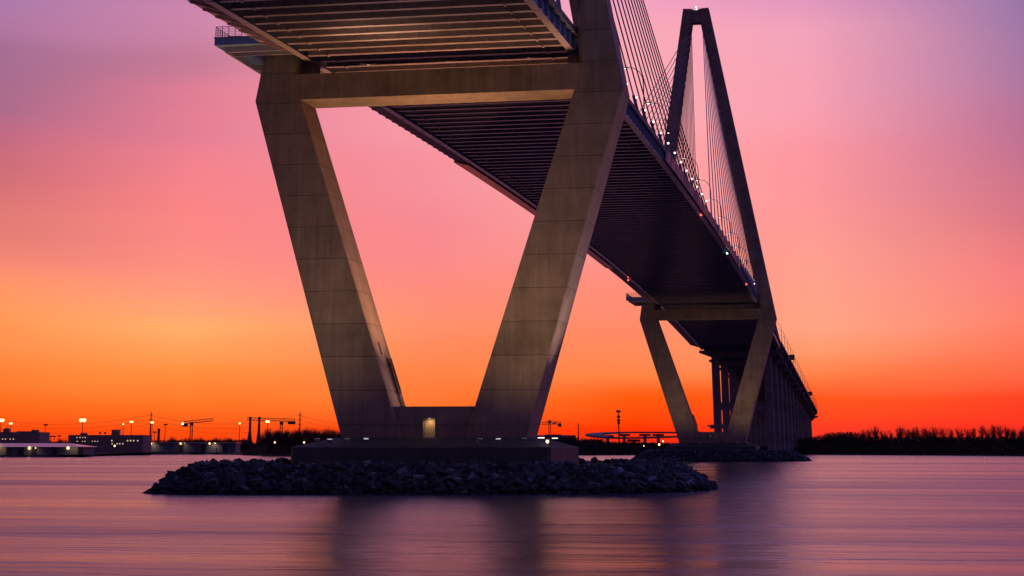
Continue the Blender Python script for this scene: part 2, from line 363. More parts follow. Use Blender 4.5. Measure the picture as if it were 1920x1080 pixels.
for ti, ty in enumerate((0, SPAN)):
    for s in (-1, 1):
        leg = bpart(inst('tower_leg', LEG[s], None, (0, ty, 0)))
        ladder(s, .9, 10.95, 17.2, leg, 0)
        if s < 0:
            hb = MB(); z0, z1 = 17.6, 19.2
            hb.hexa([(-(xi(z0)-.06), -1.3, z0), (-(xi(z0)+.2), -1.3, z0), (-(xi(z0)+.2), -.4, z0), (-(xi(z0)-.06), -.4, z0), (-(xi(z1)-.06), -1.3, z1), (-(xi(z1)+.2), -1.3, z1), (-(xi(z1)+.2), -.4, z1), (-(xi(z1)-.06), -.4, z1)])
            h = hb.build('access_hatch', M_DARK); h.parent = leg
    bpart(inst('crossbeam', BEAM, None, (0, ty, 0)))
    bpart(inst('top_strut', strut, None, (0, ty, 0)))
    wl_o = bpart(inst('base_wall', WALL, None, (0, ty, 0)))
    dr = MB().box(D0+.05, D1-.05, -2.6, -2.5, 6.9, DZ-.02).build('door', M_DOOR); dr.parent = wl_o
    fr_ = MB().box(D0-.14, D0-.002, -3.46, -3.402, 6.95, DZ+.12).box(D1+.002, D1+.14, -3.46, -3.402, 6.95, DZ+.12).box(D0, D1, -3.46, -3.402, DZ+.002, DZ+.12).build('door_frame', M_GALV); fr_.parent = wl_o
    dl = MB().box(-.8, -.5, -3.2, -3.1, DZ-.10, DZ-.02).build('door_lamp', M_LENS); dl.parent = wl_o
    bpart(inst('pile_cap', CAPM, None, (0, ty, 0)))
    for s in (-1, 1):
        bpart(MB().box(s*19-.9, s*19+.9, -1.3, 1.3, 55.75, zb(ty)-.02).box(s*19-1.1, s*19+1.1, -1.5, 1.5, 55.74, 56.1).build('bearing', M_CON, None, (0, ty, 0)))
    # aviation lamp and thin rail on the tower top
    al = MB().tube([(0, 0, 173.4), (0, 0, 174.9)], .08).ball((0, 0, 175.1), .35).build('aviation_lamp', M_WHITE, None, (0, ty, 0)); bpart(al)
    bpart(MB().tube([(-5, -1, 174.2), (0, -1, 174.6), (5, -1, 174.2)], .05, 4).tube([(-5, -1, 173.6), (-5, -1, 174.2)], .05, 4).tube([(5, -1, 173.6), (5, -1, 174.2)], .05, 4).build('top_rail', M_DARK, None, (0, ty, 0)))

# deck slab, edge girders, floor beams
Y0, Y1, ST = -117.5, 669.0, 4.7
def frange(a, b, st):
    r = []; y = a
    while y < b-1e-6: r.append(y); y += st
    r.append(b); return r
ys = frange(Y0, Y1, ST)
def sweep(profile, ys, zf=zb, closed=True, xf=None):
    """extrude an x-z outline (counter-clockwise) along the deck line"""
    mb = MB(); rings = []
    for y in ys:
        dx = xf(y) if xf else 0
        rings.append([(x+dx, y, zf(y)+z) for x, z in profile])
    return mb.loft(rings)
slab = bpart(sweep([(-19.7, 2.0), (19.7, 2.0), (19.7, 2.3), (-19.7, 2.3)], ys).build('deck_slab', M_SLAB))
for s in (-1, 1):
    g = MB()
    if s > 0: pr1 = [(18.85, .092), (18.95, .092), (18.95, 1.99), (18.85, 1.99)]
    else: pr1 = [(-18.95, .092), (-18.85, .092), (-18.85, 1.99), (-18.95, 1.99)]
    gsw = sweep(pr1, ys); st = gsw
    for i, y in enumerate(frange(Y0+ST/2, Y1-ST, ST/1)):
        if y > 600: continue
        st.box(*(sorted((s*18.955, s*19.5))), y-.03, y+.03, zb(y)+.1, zb(y)+1.98)
    sp_ = sweep([(s*18.65-.5, 0), (s*18.65+.5, 0), (s*18.65+.5, .09), (s*18.65-.5, .09)], ys)
    for i, y in enumerate(frange(Y0+3, 640, 14.1)):
        sp_.box(*(sorted((s*18.1, s*19.2))), y-.25, y+.25, zb(y)-.05, zb(y)-.005)
    gi_o = bpart(gsw.build('edge_girder', M_FASC)); fo_ = sp_.build('bottom_flange', M_STEEL); fo_.parent = gi_o
    bpart(sweep([(s*19.3-.22, 2.302), (s*19.3+.22, 2.302), (s*19.3+.12, 3.25), (s*19.3-.12, 3.25)], ys).build('parapet', M_SLAB))
# fairing panels: mid part of the main span
fy = frange(118, 353, 4.7)
rib = sweep([(19.55, .42), (19.72, .42), (19.95, 2.45), (19.78, 2.45)], fy)
rf = random.Random(5)
y = 118.4
while y < 352:
    z = zb(y); rib.hexa([(19.72, y, z+.45), (19.80, y, z+.45), (19.80, y+.10, z+.45), (19.72, y+.10, z+.45), (19.95, y, z+2.42), (20.03, y, z+2.42), (20.03, y+.10, z+2.42), (19.95, y+.10, z+2.42)])
    y += rf.choice((1.2, 1.2, 1.2, 2.4))
bpart(rib.build('fairing_panel', M_FAIR))
bpart(sweep([(-23.75, 1.15), (-23.6, 1.1), (-20.6, .45), (-20.6, .60), (-23.6, 1.55), (-23.75, 1.6)], fy).build('fairing_panel', mat('polished_sunset_fairing', (.75, .55, .45), .2, .7)))  # glossy warm finish put in for the sunset's reflection along this edge

def beam_mesh(name='floor_beam'):
    mb = MB()
    mb.box(-18.14, 18.14, -.45, .45, .30, .38)
    mb.box(-18.14, 18.14, -.03, .03, .38, 1.98)
    for x in (-15.2, 15.2):
        mb.box(x-.12, x+.12, -.55, .55, .16, .30)
        mb.box(x-.05, x+.05, -.32, .32, .38, 1.9)
    for i in range(-5, 6):
        mb.box(i*2.9-.025, i*2.9+.025, -.30, -.03, .38, 1.9)
    return mb
BM = beam_mesh().mesh('floor_beam', M_STEEL)
beams = [y for y in [k*ST for k in range(-14, 140)] if y < Y1-3]
for y in beams[:99]:
    fo = inst('floor_beam', BM, slab, (0, y, zb(y)))
rest = MB(); bm0 = beam_mesh()
for y in beams[99:]:
    b0 = len(rest.v); rest.v += [(v[0], v[1]+y, v[2]+zb(y)) for v in bm0.v]; rest.f += [tuple(i+b0 for i in f) for f in bm0.f]
ro = rest.build('floor_beam', M_STEEL); ro.parent = slab; tag(ro, kind='stuff')
# cross bracing in the bay just before the tower
br = MB(); yb0, yb1 = 0, 4.7
xs = [-17.5+i*5.83 for i in range(7)]
for i in range(6):
    a, b = (yb0+.4, yb1-.4) if i % 2 == 0 else (yb1-.4, yb0+.4)
    br.tube([(xs[i], a-4.7*0, zb(2)+.5), (xs[i+1], b, zb(2)+.5)], .13, 4)
bo = bpart(br.build('cross_bracing', M_STEEL))
# long utility line under the slab
# walkway on the left side with its brackets and railing
def walkway(y0, y1):
    wy = frange(y0, y1, ST)
    bk = sweep([(-23.7, 1.62), (-19.72, 1.75), (-19.72, 2.25), (-23.7, 2.25)], wy)
    for y in wy:
        z = zb(y)
        if 116 < y < 355: continue
        bk.hexa([(-23.6, y-.12, z+1.4), (-19.16, y-.12, z+.10), (-19.16, y+.12, z+.10), (-23.6, y+.12, z+1.4), (-23.6, y-.12, z+1.61), (-19.16, y-.12, z+1.74), (-19.16, y+.12, z+1.74), (-23.6, y+.12, z+1.61)])
    w = bpart(bk.build('walkway', M_STEEL))
    rl_ = MB()
    for h in (.35, .7, 1.05, 1.4): rl_.tube([(-23.6, y, zb(y)+2.25+h) for y in wy], .03, 4)
    for i, y in enumerate(wy):
        rl_.tube([(-23.6, y, zb(y)+2.25), (-23.6, y, zb(y)+3.65)], .04, 4)
        rl_.tube([(-23.6, y+2.35, zb(y)+2.25), (-23.6, y+2.35, zb(y)+3.65)], .04, 4) if y+2.35 < y1 else None
    r_ = rl_.build('railing', M_GALV); r_.parent = w
walkway(-117.5, -9.5); walkway(13.6, 461.5); walkway(484.6, 660)
for ty in (0, SPAN):
    z = zb(ty)
    p = MB().box(-30.4, -19.8, ty-9.3, ty+13.3, z+1.3, z+2.25)
    po = bpart(p.build('viewing_platform', M_FASC))
    tier = MB()
    tier.box(-30.5, -19.75, ty-9.4, ty+13.4, z+2.252, z+2.42)
    tp = tier.build('platform_slab', M_SLAB); tp.parent = po
    un = MB()
    for yy in (-7.6, -4.9, 5.4, 9, 11.8): un.box(-29.0, -19.9, ty+yy-.2, ty+yy+.2, z+.55, z+1.298)
    un.box(-29.3, -29.0, ty-7.8, ty+12.2, z+.5, z+1.296)
    u_ = un.build('support_frame', M_STEEL); u_.parent = po
    ra = MB(); zt = z+2.42
    per = [(-19.9, -9.2), (-30.3, -9.2), (-30.3, 13.2), (-19.9, 13.2)]
    for a, b in zip(per, per[1:]):
        L = math.dist(a, b); k = max(1, int(L/.9))
        for h in (.25, .5, .75, 1.0, 1.25, 1.5): ra.tube([(a[0], ty+a[1], zt+h), (b[0], ty+b[1], zt+h)], .025 if h < 1.5 else .05, 4)
        for i in range(k+1):
            x = lerp(a[0], b[0], i/k); yy = ty+lerp(a[1], b[1], i/k); ra.tube([(x, yy, zt), (x, yy, zt+1.5)], .05, 4)
    r_ = ra.build('railing', M_GALV); r_.parent = po

# stay cables
def anchor_z(i): return 166.2 - 2.35*i - .045*i*i
ncab = 0
def cable(ty, sy, s, i):
    zt = anchor_z(i); top = Vector((s*(xi(zt)+.3), ty+sy*2.0, zt))
    y = ty+sy*(16.3+14.3*i) if sy*(1 if ty == 0 else -1) > 0 else ty+sy*(16.3+12.3*i)
    i2 = 15-i
    bot = Vector((s*19.45, y, zb(y)+2.3)); pts = []
    for k in range(9):
        t = k/8; p = bot.lerp(top, t); p.z -= (0.5+.05*(top-bot).length*.25)*4*t*(1-t)*.35; pts.append(p)
    o = bpart(MB().tube(pts, .14, 6).build('stay_cable', M_CABLE, smooth=True))
    d = (pts[1]-pts[0]).normalized()
    sl = MB().tube([bot-d*.4, bot+d*4.2, bot+d*4.6], [.30, .30, .16], 8).build('anchor_sleeve', M_FASC, smooth=True); sl.parent = o
    an = MB().ball(tuple(top), .34, 6, 4).build('top_anchor', M_DARK); an.parent = o
for s in (-1, 1):
    for i in range(16):
        cable(0, 1, s, 15-i) if False else None
def all_cables():
    # the longest cable goes to the highest anchor
    def c(ty, sy, s, k):      # k = 0 nearest the tower on the deck
        i = 15-k
        zt = anchor_z(i); top = Vector((s*(xi(zt)+.55), ty+sy*1.9, zt))
        step = 14.3 if (ty == 0) == (sy > 0) else 12.3
        y = ty+sy*(16.3+step*k)
        bot = Vector((s*19.45, y, zb(y)+2.3)); pts = []
        L = (top-bot).length
        for q in range(9):
            t = q/8; p = bot.lerp(top, t); p.z -= L*L*2.2e-5*4*t*(1-t); pts.append(p)
        o = bpart(MB().tube(pts, .14, 6).build('stay_cable', M_CABLE, smooth=True))
        d = (pts[1]-pts[0]).normalized()
        if s > 0:
            sl = MB().tube([bot-d*.4, bot+d*4.2, bot+d*4.6], [.30, .30, .16], 8).build('anchor_sleeve', M_FASC, smooth=True); sl.parent = o
        if ty > 0:
            an = MB().ball(tuple(top), .42, 6, 4).build('top_anchor', M_DARK); an.parent = o
    for s in (-1, 1):
        for k in range(16):
            c(0, 1, s, k); c(SPAN, -1, s, k); c(SPAN, 1, s, k)
    for k in range(2): c(0, -1, 1, k)
all_cables()

# ------------------------------------------------------------------ approach viaduct
via = empty('approach_viaduct', (0, 669, .5)); tag(via, 'long concrete approach viaduct on twin-column piers descending toward the shore', 'viaduct')
def vpart(o):
    o.parent = via; o.location = Vector(o.location)-Vector((0, 669, .5)); return o
def ztop(y):
    y = min(y, 2200); return 54.0 - .0272*(y-669)
def vdx(y): return -max(0, y-1380)**2/1300.0
vy = frange(669, 1700, 12.2)
vpart(sweep([(-20, -1.5), (20, -1.5), (20, -1.1), (-20, -1.1)], vy, ztop, xf=vdx).build('deck_slab', M_SLAB))
for s in (-1, 1):
    vpart(sweep([(s*19.8-.2, -1.098), (s*19.8+.2, -1.098), (s*19.8+.12, 0), (s*19.8-.12, 0)], vy, ztop, xf=vdx).build('parapet', M_PIER))
for gx in (-17, -11.4, -5.7, 0, 5.7, 11.4, 17):
    vpart(sweep([(gx-.5, -3.6), (gx+.5, -3.6), (gx+.3, -3.2), (gx+.3, -1.52), (gx-.3, -1.52), (gx-.3, -3.2)], vy, ztop, xf=vdx).build('girder', M_PIER))
k = 0; y = 672
while y < 1660:
    zt = ztop(y)-3.62; dx = vdx(y)
    cap = MB(); h = 3.2
    cap.loft([[(-20.3+dx, y+e, zt-1.1), (-14.6+dx, y+e, zt-h), (14.6+dx, y+e, zt-h), (20.3+dx, y+e, zt-1.1), (20.3+dx, y+e, zt), (-20.3+dx, y+e, zt)] for e in (1.5, -1.5)])
    c_ = vpart(cap.build('pier_cap', M_PIER))
    for s in (-1, 1):
        cb = MB(); x = s*12.6+dx
        ring = [(x-1.9, y-1.1), (x-1.3, y-1.6), (x+1.3, y-1.6), (x+1.9, y-1.1), (x+1.9, y+1.1), (x+1.3, y+1.6), (x-1.3, y+1.6), (x-1.9, y+1.1)]
        cb.loft([[(a, b, z) for a, b in ring] for z in (-2, zt-h+.2)])
        vpart(cb.build('pier_column', M_PIER))
    if k == 0:
        vpart(MB().box(-12, 12, y-1.2, y+1.2, 22.3, 26.0).build('pier_strut', M_PIER))
        for s in (-1, 1): vpart(MB().box(-16.5, 16.5, y-5, y+5, -1, 2.6).build('pier_footing', M_PIER)) if s > 0 else None
    else:
        vpart(MB().box(-15.5+dx, 15.5+dx, y-4, y+4, -1, 2.2).build('pier_footing', M_PIER))
    y += 61; k += 1

# ------------------------------------------------------------------ rock islands
isl = [(-39.3, 231), (-36.5, 227), (-29, 225), (-15, 224.7), (0, 225.2), (13, 226.5), (21.5, 230), (28.5, 240), (32.2, 256), (33.2, 272), (29, 287), (15, 295), (0, 297), (-22, 293), (-36.5, 265)]
def cat_closed(p, n):
    out = []; m = len(p)
    for i in range(m):
        a, b, c, d = [Vector(p[(i+j-1) % m]) for j in range(4)]
        for k in range(n):
            t = k/n
            out.append(.5*((2*b)+(c-a)*t+(2*a-5*b+4*c-d)*t*t+(3*b-a-3*c+d)*t**3))
    return out
def iw(p): return Vector((CAM.x, CAM.y, 0)) + RT*p[0] + FH*p[1]
outer = cat_closed(isl, 6); cen = sum(outer, Vector((0, 0)))/len(outer)
def island(outer_w, cen_w, crest, slope, name):
    mb = MB(); rings = []
    for t, z in ((-.35, -1.5), (0, .35), (.35, .5+(crest-.5)*.42), (.75, .5+(crest-.5)*.85), (1, crest), (1.6, crest)):
        ring = []
        for p in outer_w:
            d = (cen_w-p).normalized(); ring.append((p.x+d.x*slope*t, p.y+d.y*slope*t, z-.35))
        rings.append(ring)
    mb.loft(rings)
    tag(mb.build(name, M_MOUND), kind='structure')
ow = [iw(p) for p in outer]; cw = iw(cen)
island(ow, cw, 3.7, 6.0, 'island_ground')
def rock_mb(seed):
    import bmesh
    r = random.Random(seed); bm = bmesh.new(); sx, sy, sz = r.uniform(.8, 1.4), r.uniform(.65, 1.0), r.uniform(.5, .85)
    for _ in range(r.choice((9, 11, 13))):
        d = Vector((r.gauss(0, 1), r.gauss(0, 1), r.gauss(0, 1))).normalized()*r.uniform(.5, .62)
        bm.verts.new((d.x*sx, d.y*sy, d.z*sz))
    bmesh.ops.convex_hull(bm, input=bm.verts[:])
    bmesh.ops.delete(bm, geom=[v for v in bm.verts if not v.link_faces], context='VERTS')
    bmesh.ops.bevel(bm, geom=bm.edges[:], offset=.03, segments=1, affect='EDGES')
    bm.verts.ensure_lookup_table(); bm.verts.index_update()
    vs = [tuple(v.co) for v in bm.verts]; fs = [tuple(v.index for v in f.verts) for f in bm.faces]
    bm.free(); m = MB(); m.v = vs; m.f = fs; return m
ROCKS = [rock_mb(s) for s in range(14)]
RM = [r.mesh('boulder', M_ROCK2 if i in (4, 9, 12) else M_ROCK) for i, r in enumerate(ROCKS)]
def on_island(outer_w, cen_w, crest, slope, i, t):
    p = outer_w[i % len(outer_w)].lerp(outer_w[(i+1) % len(outer_w)], random.random()); d = (cen_w-p).normalized()
    q = p+d*slope*t
    z = .5+(crest-.5)*(min(t, 1)**.8 if t > 0 else 0) + (0 if t > 0 else t*1.2)
    return Vector((q.x, q.y, z-.1))
seg = [(ow[(i+1) % len(ow)]-ow[i]).length for i in range(len(ow))]
def pick(seg):
    r = random.random()*sum(seg)
    for i, s in enumerate(seg):
        r -= s
        if r < 0: return i
    return 0
cands = []
tries = 0
# jittered cover of the slope
for i in range(len(ow)):
    L = seg[i]; a, b = ow[i], ow[(i+1) % len(ow)]
    nx = max(1, int(round(L/.72)))
    for kx in range(nx):
        for kt in range(0, 13):
            t = (kt+random.uniform(-.4, .4))*.105
            p = a.lerp(b, (kx+random.random())/nx); d = (cw-p).normalized(); q = p+d*6.0*t
            z = .5+(3.7-.5)*(min(max(t, 0), 1)**.8) + (t*3 if t < 0 else 0)
            if t > 1: z = 3.7
            q = Vector((q.x, q.y, z-.12+random.uniform(-.1, .15)))
            if abs(q.x) < 17.4 and abs(q.y) < 12.8: continue
            s = random.choice((.5, .6, .7, .8, .95, 1.05, 1.3, 1.75))
            dist = (q-CAM).length
            front = (q-CAM).dot(FH) - 215
            cands.append((s/dist*(1 if front < 16 else .3), s, q))
cands.sort(key=lambda c: -c[0])
riprap = MB(); riprap2 = MB()
rr = random.Random(11)
for n_, (k_, s, q) in enumerate(cands):
    ri = rr.randrange(14); e = (rr.uniform(-.5, .5), rr.uniform(-.5, .5), rr.uniform(0, 6.28))
    if n_ < 300:
        o = inst('boulder', RM[ri], None, q, e, (s, s, s))
        tag(o, 'large angular boulder in the dark rock bank around the near tower base', 'boulder', 'boulders heaped around the near tower base')
    else:
        mt = (Matrix.Translation(q) @ Matrix.Rotation(e[2], 4, 'Z') @ Matrix.Rotation(e[1], 4, 'Y') @ Matrix.Rotation(e[0], 4, 'X')) @ Matrix.Scale(s, 4)
        tgt = riprap2 if ri in (4, 9, 12) else riprap
        b0 = len(tgt.v); tgt.v += [tuple(mt @ Vector(v)) for v in ROCKS[ri].v]; tgt.f += [tuple(i+b0 for i in f) for f in ROCKS[ri].f]
# island at the far tower
o2 = []
for k in range(72):
    a = 2*math.pi*k/72; ca, sa = math.cos(a), math.sin(a)
    o2.append(Vector((33*abs(ca)**.6*(1 if ca > 0 else -1)+2.5, 471+ (34 if sa < 0 else 50)*abs(sa)**.7*(1 if sa > 0 else -1), 0)))
c2 = Vector((1, 475, 0)); island(o2, c2, 4.2, 7.0, 'island_ground')
seg2 = [(o2[(i+1) % 72]-o2[i]).length for i in range(72)]
for i in range(72):
    a, b = o2[i], o2[(i+1) % 72]; nx = max(1, int(seg2[i]/1.0))
    for kx in range(nx):
        for kt in range(-1, 10):
            t = (kt+random.uniform(-.4, .4))*.13; p = a.lerp(b, (kx+random.random())/nx); d = (c2-p).normalized(); q = p+d*7*t
            z = .5+3.7*(min(max(t, 0), 1)**.8) + (t*3 if t < 0 else 0)
            q = Vector((q.x, q.y, z-.12+random.uniform(-.1, .25)))
            if abs(q.x) < 17.4 and abs(q.y-471) < 12.8: continue
            if q.y > 500: continue
            ri = rr.randrange(14); s = random.uniform(.7, 1.7)
            mt = Matrix.Translation(q) @ Matrix.Rotation(rr.uniform(0, 6), 4, 'Z') @ Matrix.Rotation(rr.uniform(-.5, .5), 4, 'X') @ Matrix.Scale(s, 4)
            tgt = riprap2 if ri in (4, 9, 12) else riprap
            b0 = len(tgt.v); tgt.v += [tuple(mt @ Vector(v)) for v in ROCKS[ri].v]; tgt.f += [tuple(i_+b0 for i_ in f) for f in ROCKS[ri].f]
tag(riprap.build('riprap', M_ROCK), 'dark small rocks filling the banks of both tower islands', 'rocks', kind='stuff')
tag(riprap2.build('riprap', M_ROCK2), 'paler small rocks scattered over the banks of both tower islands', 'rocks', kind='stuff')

# ------------------------------------------------------------------ floodlights on the pile caps (they light legs and deck), plus added fill spots
def floodlight(x, y, z, aim, side):
    r = empty('floodlight', (x, y, z))
    MB().tube([(0, 0, 0), (0, 0, .35)], .06).box(-.25, .25, -.06, .06, .3, .38).build('bracket', M_GALV, r)
    d = (Vector(aim)-Vector((x, y, z+.6))).normalized()
    rot = d.to_track_quat('Z', 'Y').to_matrix().to_4x4()
    h = MB().loft([[(-.22, -.16, -.2), (.22, -.16, -.2), (.22, .16, -.2), (-.22, .16, -.2)], [(-.34, -.26, .18), (.34, -.26, .18), (.34, .26, .18), (-.34, .26, .18)]])
    ho = h.build('lamp_head', M_GALV, r); ho.matrix_local = Matrix.Translation((0, 0, .6)) @ rot
    ln = MB().box(-.30, .30, -.22, .22, .182, .20).build('lens', M_LENS, ho)
    return r
def spot(src, aim, W, ang, col=(1, .56, .32), blend=.7, size=.3):  # serves real lamps and added fill spots without a fixture
    l = bpy.data.lights.new('lamp_or_fill_beam', 'SPOT'); l.energy = W; l.spot_size = R_(ang); l.spot_blend = blend; l.color = col; l.shadow_soft_size = size
    o = bpy.data.objects.new('lamp_or_fill_beam', l); COL.objects.link(o); o.location = src
    o.rotation_euler = (Vector(aim)-Vector(src)).to_track_quat('-Z', 'Y').to_euler(); return o
FL = [  # x, y, aim, label, watts, spread
 (-13.6, -10.9, (-22, -4, 60), 'first floodlight from the left end of the near pile cap', 2500, 42),
 (-11.9, -11.1, (-4.5, -20, 57), 'second floodlight from the left end of the near pile cap', 110000, 20),
 (-9.6, -10.9, (-19, -4, 60), 'third floodlight from the left, under the left tower leg', 3000, 42),
 (-7.2, -10.7, (-2, -28, 57), 'fourth floodlight from the left, right of the left tower leg', 11000, 50),
 (7.6, -10.9, (17, -4, 56), 'floodlight standing left of the right tower leg on the near pile cap', 4000, 44),
 (10.0, -10.9, (10, -28, 57), 'floodlight standing under the right tower leg on the near pile cap', 11000, 50),
 (13.2, -10.6, (24, -4, 62), 'floodlight at the outer foot of the right tower leg', 3000, 42),
]
for x, y, aim, lab, W, ang in FL:
    z = 5.82+1.15*max(0, min((12.1-abs(y))/7.1, (16.7-abs(x))/3.7))
    tag(floodlight(x, y, z, aim, 0), lab, 'floodlight', 'floodlights on the near pile cap')
    spot((x, y+.45, z+1.15), aim, W, ang, blend=1)
r = empty('lamp_bracket', (16.0, -9.5, 5.85)); tag(r, 'bright twin-armed lamp on a short post at the right corner of the near pile cap', 'lamp')
MB().tube([(0, 0, 0), (0, 0, .9)], .07).tube([(-.9, 0, 1.05), (0, 0, .9), (1.2, 0, 1.0)], .05).build('post', M_GALV, r)
MB().box(-1.2, -.4, -.08, .08, 1.04, 1.12).build('lamp_tube', M_WHITE, r); MB().box(.6, 1.3, -.08, .08, .99, 1.05).build('lamp_tube', M_WHITE, r)
MB().ball((0, -.1, .62), .20).build('bulb', M_WARM, r)
spot((-13, -25, 4.6), (-22, -4, 50), 8200, 108, col=(1, .60, .26), blend=1)  # added fill without a fixture, evens the light on the left leg
spot((12, -25, 4.6), (17, -4, 46), 13500, 104, col=(1, .58, .24), blend=1)  # same added fill for the right leg, no lamp stands here
spot((1, 0, 11.4), (-10, 0, 20), 1500, 120, col=(1, .5, .3), blend=1)  # added weak fill for the low inner face of the left leg
spot((19.5, -3, 5.5), (24, 0, 46), 26000, 60, col=(1, .62, .48), blend=1)
spot((-18.5, 6, 6.0), (-24, 5, 59), 16000, 60, blend=1)
spot((2, 0, 11.2), (-14, 0, 50), 46000, 80, col=(1, .43, .19), blend=1)
spot((-2, 0, 11.2), (12, 0, 52), 46000, 70, col=(1, .43, .19), blend=1)
spot((-.65, -3.35, 9.2), (-.65, -2.5, 7.4), 60, 160, col=(1, .58, .24), size=.3)
# far tower floodlights, with added fill spots for its legs
for x, aim, W in ((-12, (-19, 467, 58), 10000), (10, (17, 467, 56), 14000), (-4, (-6, 466, 54), 8000), (13.5, (23, 467, 54), 5000)):
    r = floodlight(x, SPAN-10.6, 6.1, aim, 0)
    tag(r, {-12: 'leftmost small floodlight on the far tower pile cap', 10: 'small floodlight before the right leg of the far tower', -4: 'small floodlight in the middle of the far pile cap', 13.5: 'rightmost small floodlight on the far tower pile cap'}[x], 'floodlight', 'floodlights on the far pile cap')
    spot((x, SPAN-25, 4.9), (aim[0], aim[1], min(aim[2], 46)), W*.45, 106, col=(1, .60, .26), blend=1)  # added fill, starts well in front of the fixture to light legs evenly

# ------------------------------------------------------------------ lights along the deck
def lamp_proto(name):
    r = empty(name)
    a = [(0, 0, 0), (0, 0, 6.6), (-.15, 0, 7.8), (-.7, 0, 8.9), (-1.7, 0, 9.6), (-2.9, 0, 9.8)]
    MB().tube(a, [.13, .10, .09, .08, .07, .06], 6).box(-.2, .2, -.2, .2, -.05, .25).build('pole', M_DARK, r)
    MB().box(-3.8, -2.8, -.22, .22, 9.66, 9.86).build('lamp_head', M_GALV, r)
    MB().box(-3.7, -3.1, -.15, .15, 9.60, 9.655).build('lens', M_WHITE, r)
    return r
LP = lamp_proto('street_lamp')
lamps = [84+40*k for k in range(10)] + [500+42*k for k in range(4)]
for i, y in enumerate(lamps):
    o = LP if i == 0 else copy_tree(LP)
    o.location = (19.3, y, zb(y)+3.25)
    where = f'{["first", "second", "third", "fourth", "fifth", "sixth", "seventh", "eighth", "ninth", "tenth"][i]} from the near tower' if i < 10 else f'{["first", "second", "third", "fourth"][i-10]} beyond the far tower'
    tag(o, 'curved-arm street lamp on the right deck edge, '+where, 'street lamp', 'street lamps along the deck')
k = 0; y = 676
while y < 1560:
    o = copy_tree(LP); o.location = (19.7+vdx(y), y, ztop(y)-.1)
    tag(o, 'thin curved-arm street lamp on the right edge of the descending viaduct', 'street lamp', 'street lamps along the viaduct'); y += 40; k += 1
# small globe lights on posts at the cable anchors
GP = empty('post_light'); MB().tube([(0, 0, 0), (0, 0, 3.2)], .09).build('post', M_DARK, GP); MB().ball((0, 0, 3.4), .21, 10, 6).build('globe', M_WHITE, GP)
words_ = ['first', 'second', 'third', 'fourth', 'fifth', 'sixth', 'seventh', 'eighth', 'ninth', 'tenth', 'eleventh', 'twelfth', 'thirteenth', 'fourteenth', 'fifteenth', 'sixteenth']
for i in range(16):
    y = 16.3+14.3*i; o = GP if i == 0 else copy_tree(GP); o.location = (19.0, y+.8, zb(y)+2.31)
    tag(o, f'small bright globe light on a post at the {words_[i]} cable from the near tower', 'post light', 'globe lights along the right deck edge')
for i, y in enumerate((455, 498, 540)):
    o = copy_tree(GP); o.location = (19.0, y, zb(y)+2.31)
    tag(o, ['small globe light on the deck just before the far tower', 'first small globe light right of the far tower leg', 'second small globe light right of the far tower leg'][i], 'post light', 'globe lights along the right deck edge')
def navlamp(u, v, x, m, lab):
    p = at(u, v, 0, x); r = empty('navigation_lamp', (x, p.y, zb(p.y)))
    sgn = 1 if x > 0 else -1
    MB().box(-.1, .1, -.1, .1, -.35, .1).build('bracket', M_DARK, r); MB().ball((0, 0, -.50), .24).build('lens', m, r); tag(r, lab, 'navigation lamp', 'navigation lamps under the deck edges')
navlamp(1314, 396, 19.2, M_RED, 'small red lamp under the right deck edge, nearest the near tower')
navlamp(1363, 468, 19.2, M_CYAN, 'small cyan lamp under the middle of the right deck edge')
navlamp(1399, 524, 19.2, M_RED, 'small red lamp under the right deck edge near the far tower')
navlamp(1178, 530, -19.2, M_RED, 'small red lamp under the left deck edge near the far tower')
# benches on the near platform
for i, (x, y) in enumerate(((-28.2, -7.2), (-24.6, -7.2))):
    b = empty('bench', (x, y, zb(0)+2.42))
    MB().box(-.9, .9, -.25, .25, .42, .52).build('seat', M_DARK, b)
    for s in (-.7, .7): MB().box(s-.06, s+.06, -.2, .2, 0, .42).build('leg', M_DARK, b)
    tag(b, ['dark bench by the outer corner railing of the near viewing platform', 'dark bench nearer the tower on the near viewing platform'][i], 'bench', 'benches on the viewing platform')
for i, y in enumerate((812, 1180)):
    r = empty('road_sign', (17.6+vdx(y), y, ztop(y)-1.1))
    MB().tube([(0, 0, 0), (0, 0, 5.4)], .15).tube([(3.4, 0, 1.2), (3.4, 0, 5.4)], .1).box(0, 3.4, -.05, .05, 1.2, 1.4).build('post', M_GALV, r)
    MB().box(-.2, 3.6, -.3, -.14, 2.4, 5.4).build('sign_panel', M_SIGN, r)
    tag(r, ['dark road sign panel on the viaduct edge, the nearer one', 'dark road sign panel on the viaduct edge, the farther one'][i], 'road sign', 'road signs on the viaduct')

# ------------------------------------------------------------------ far shore
def ground(u, L):
    p = far(u, 835, L); return Vector((p.x, p.y, 1.6))
def px(L): return L/SX      # metres per photo pixel at forward distance L
def hz(v, L): return 6+(835.3-v)*L/SX
def block(u0, u1, vtop, L, depth, name='wall', z0=1.2):
    """box whose front runs between two sight lines, in local coordinates of its own empty"""
    w = (u1-u0)*px(L); return w, hz(vtop, L)-1.6
def facing(name, u0, L):
    p = ground(u0, L); return empty(name, p, YAW)

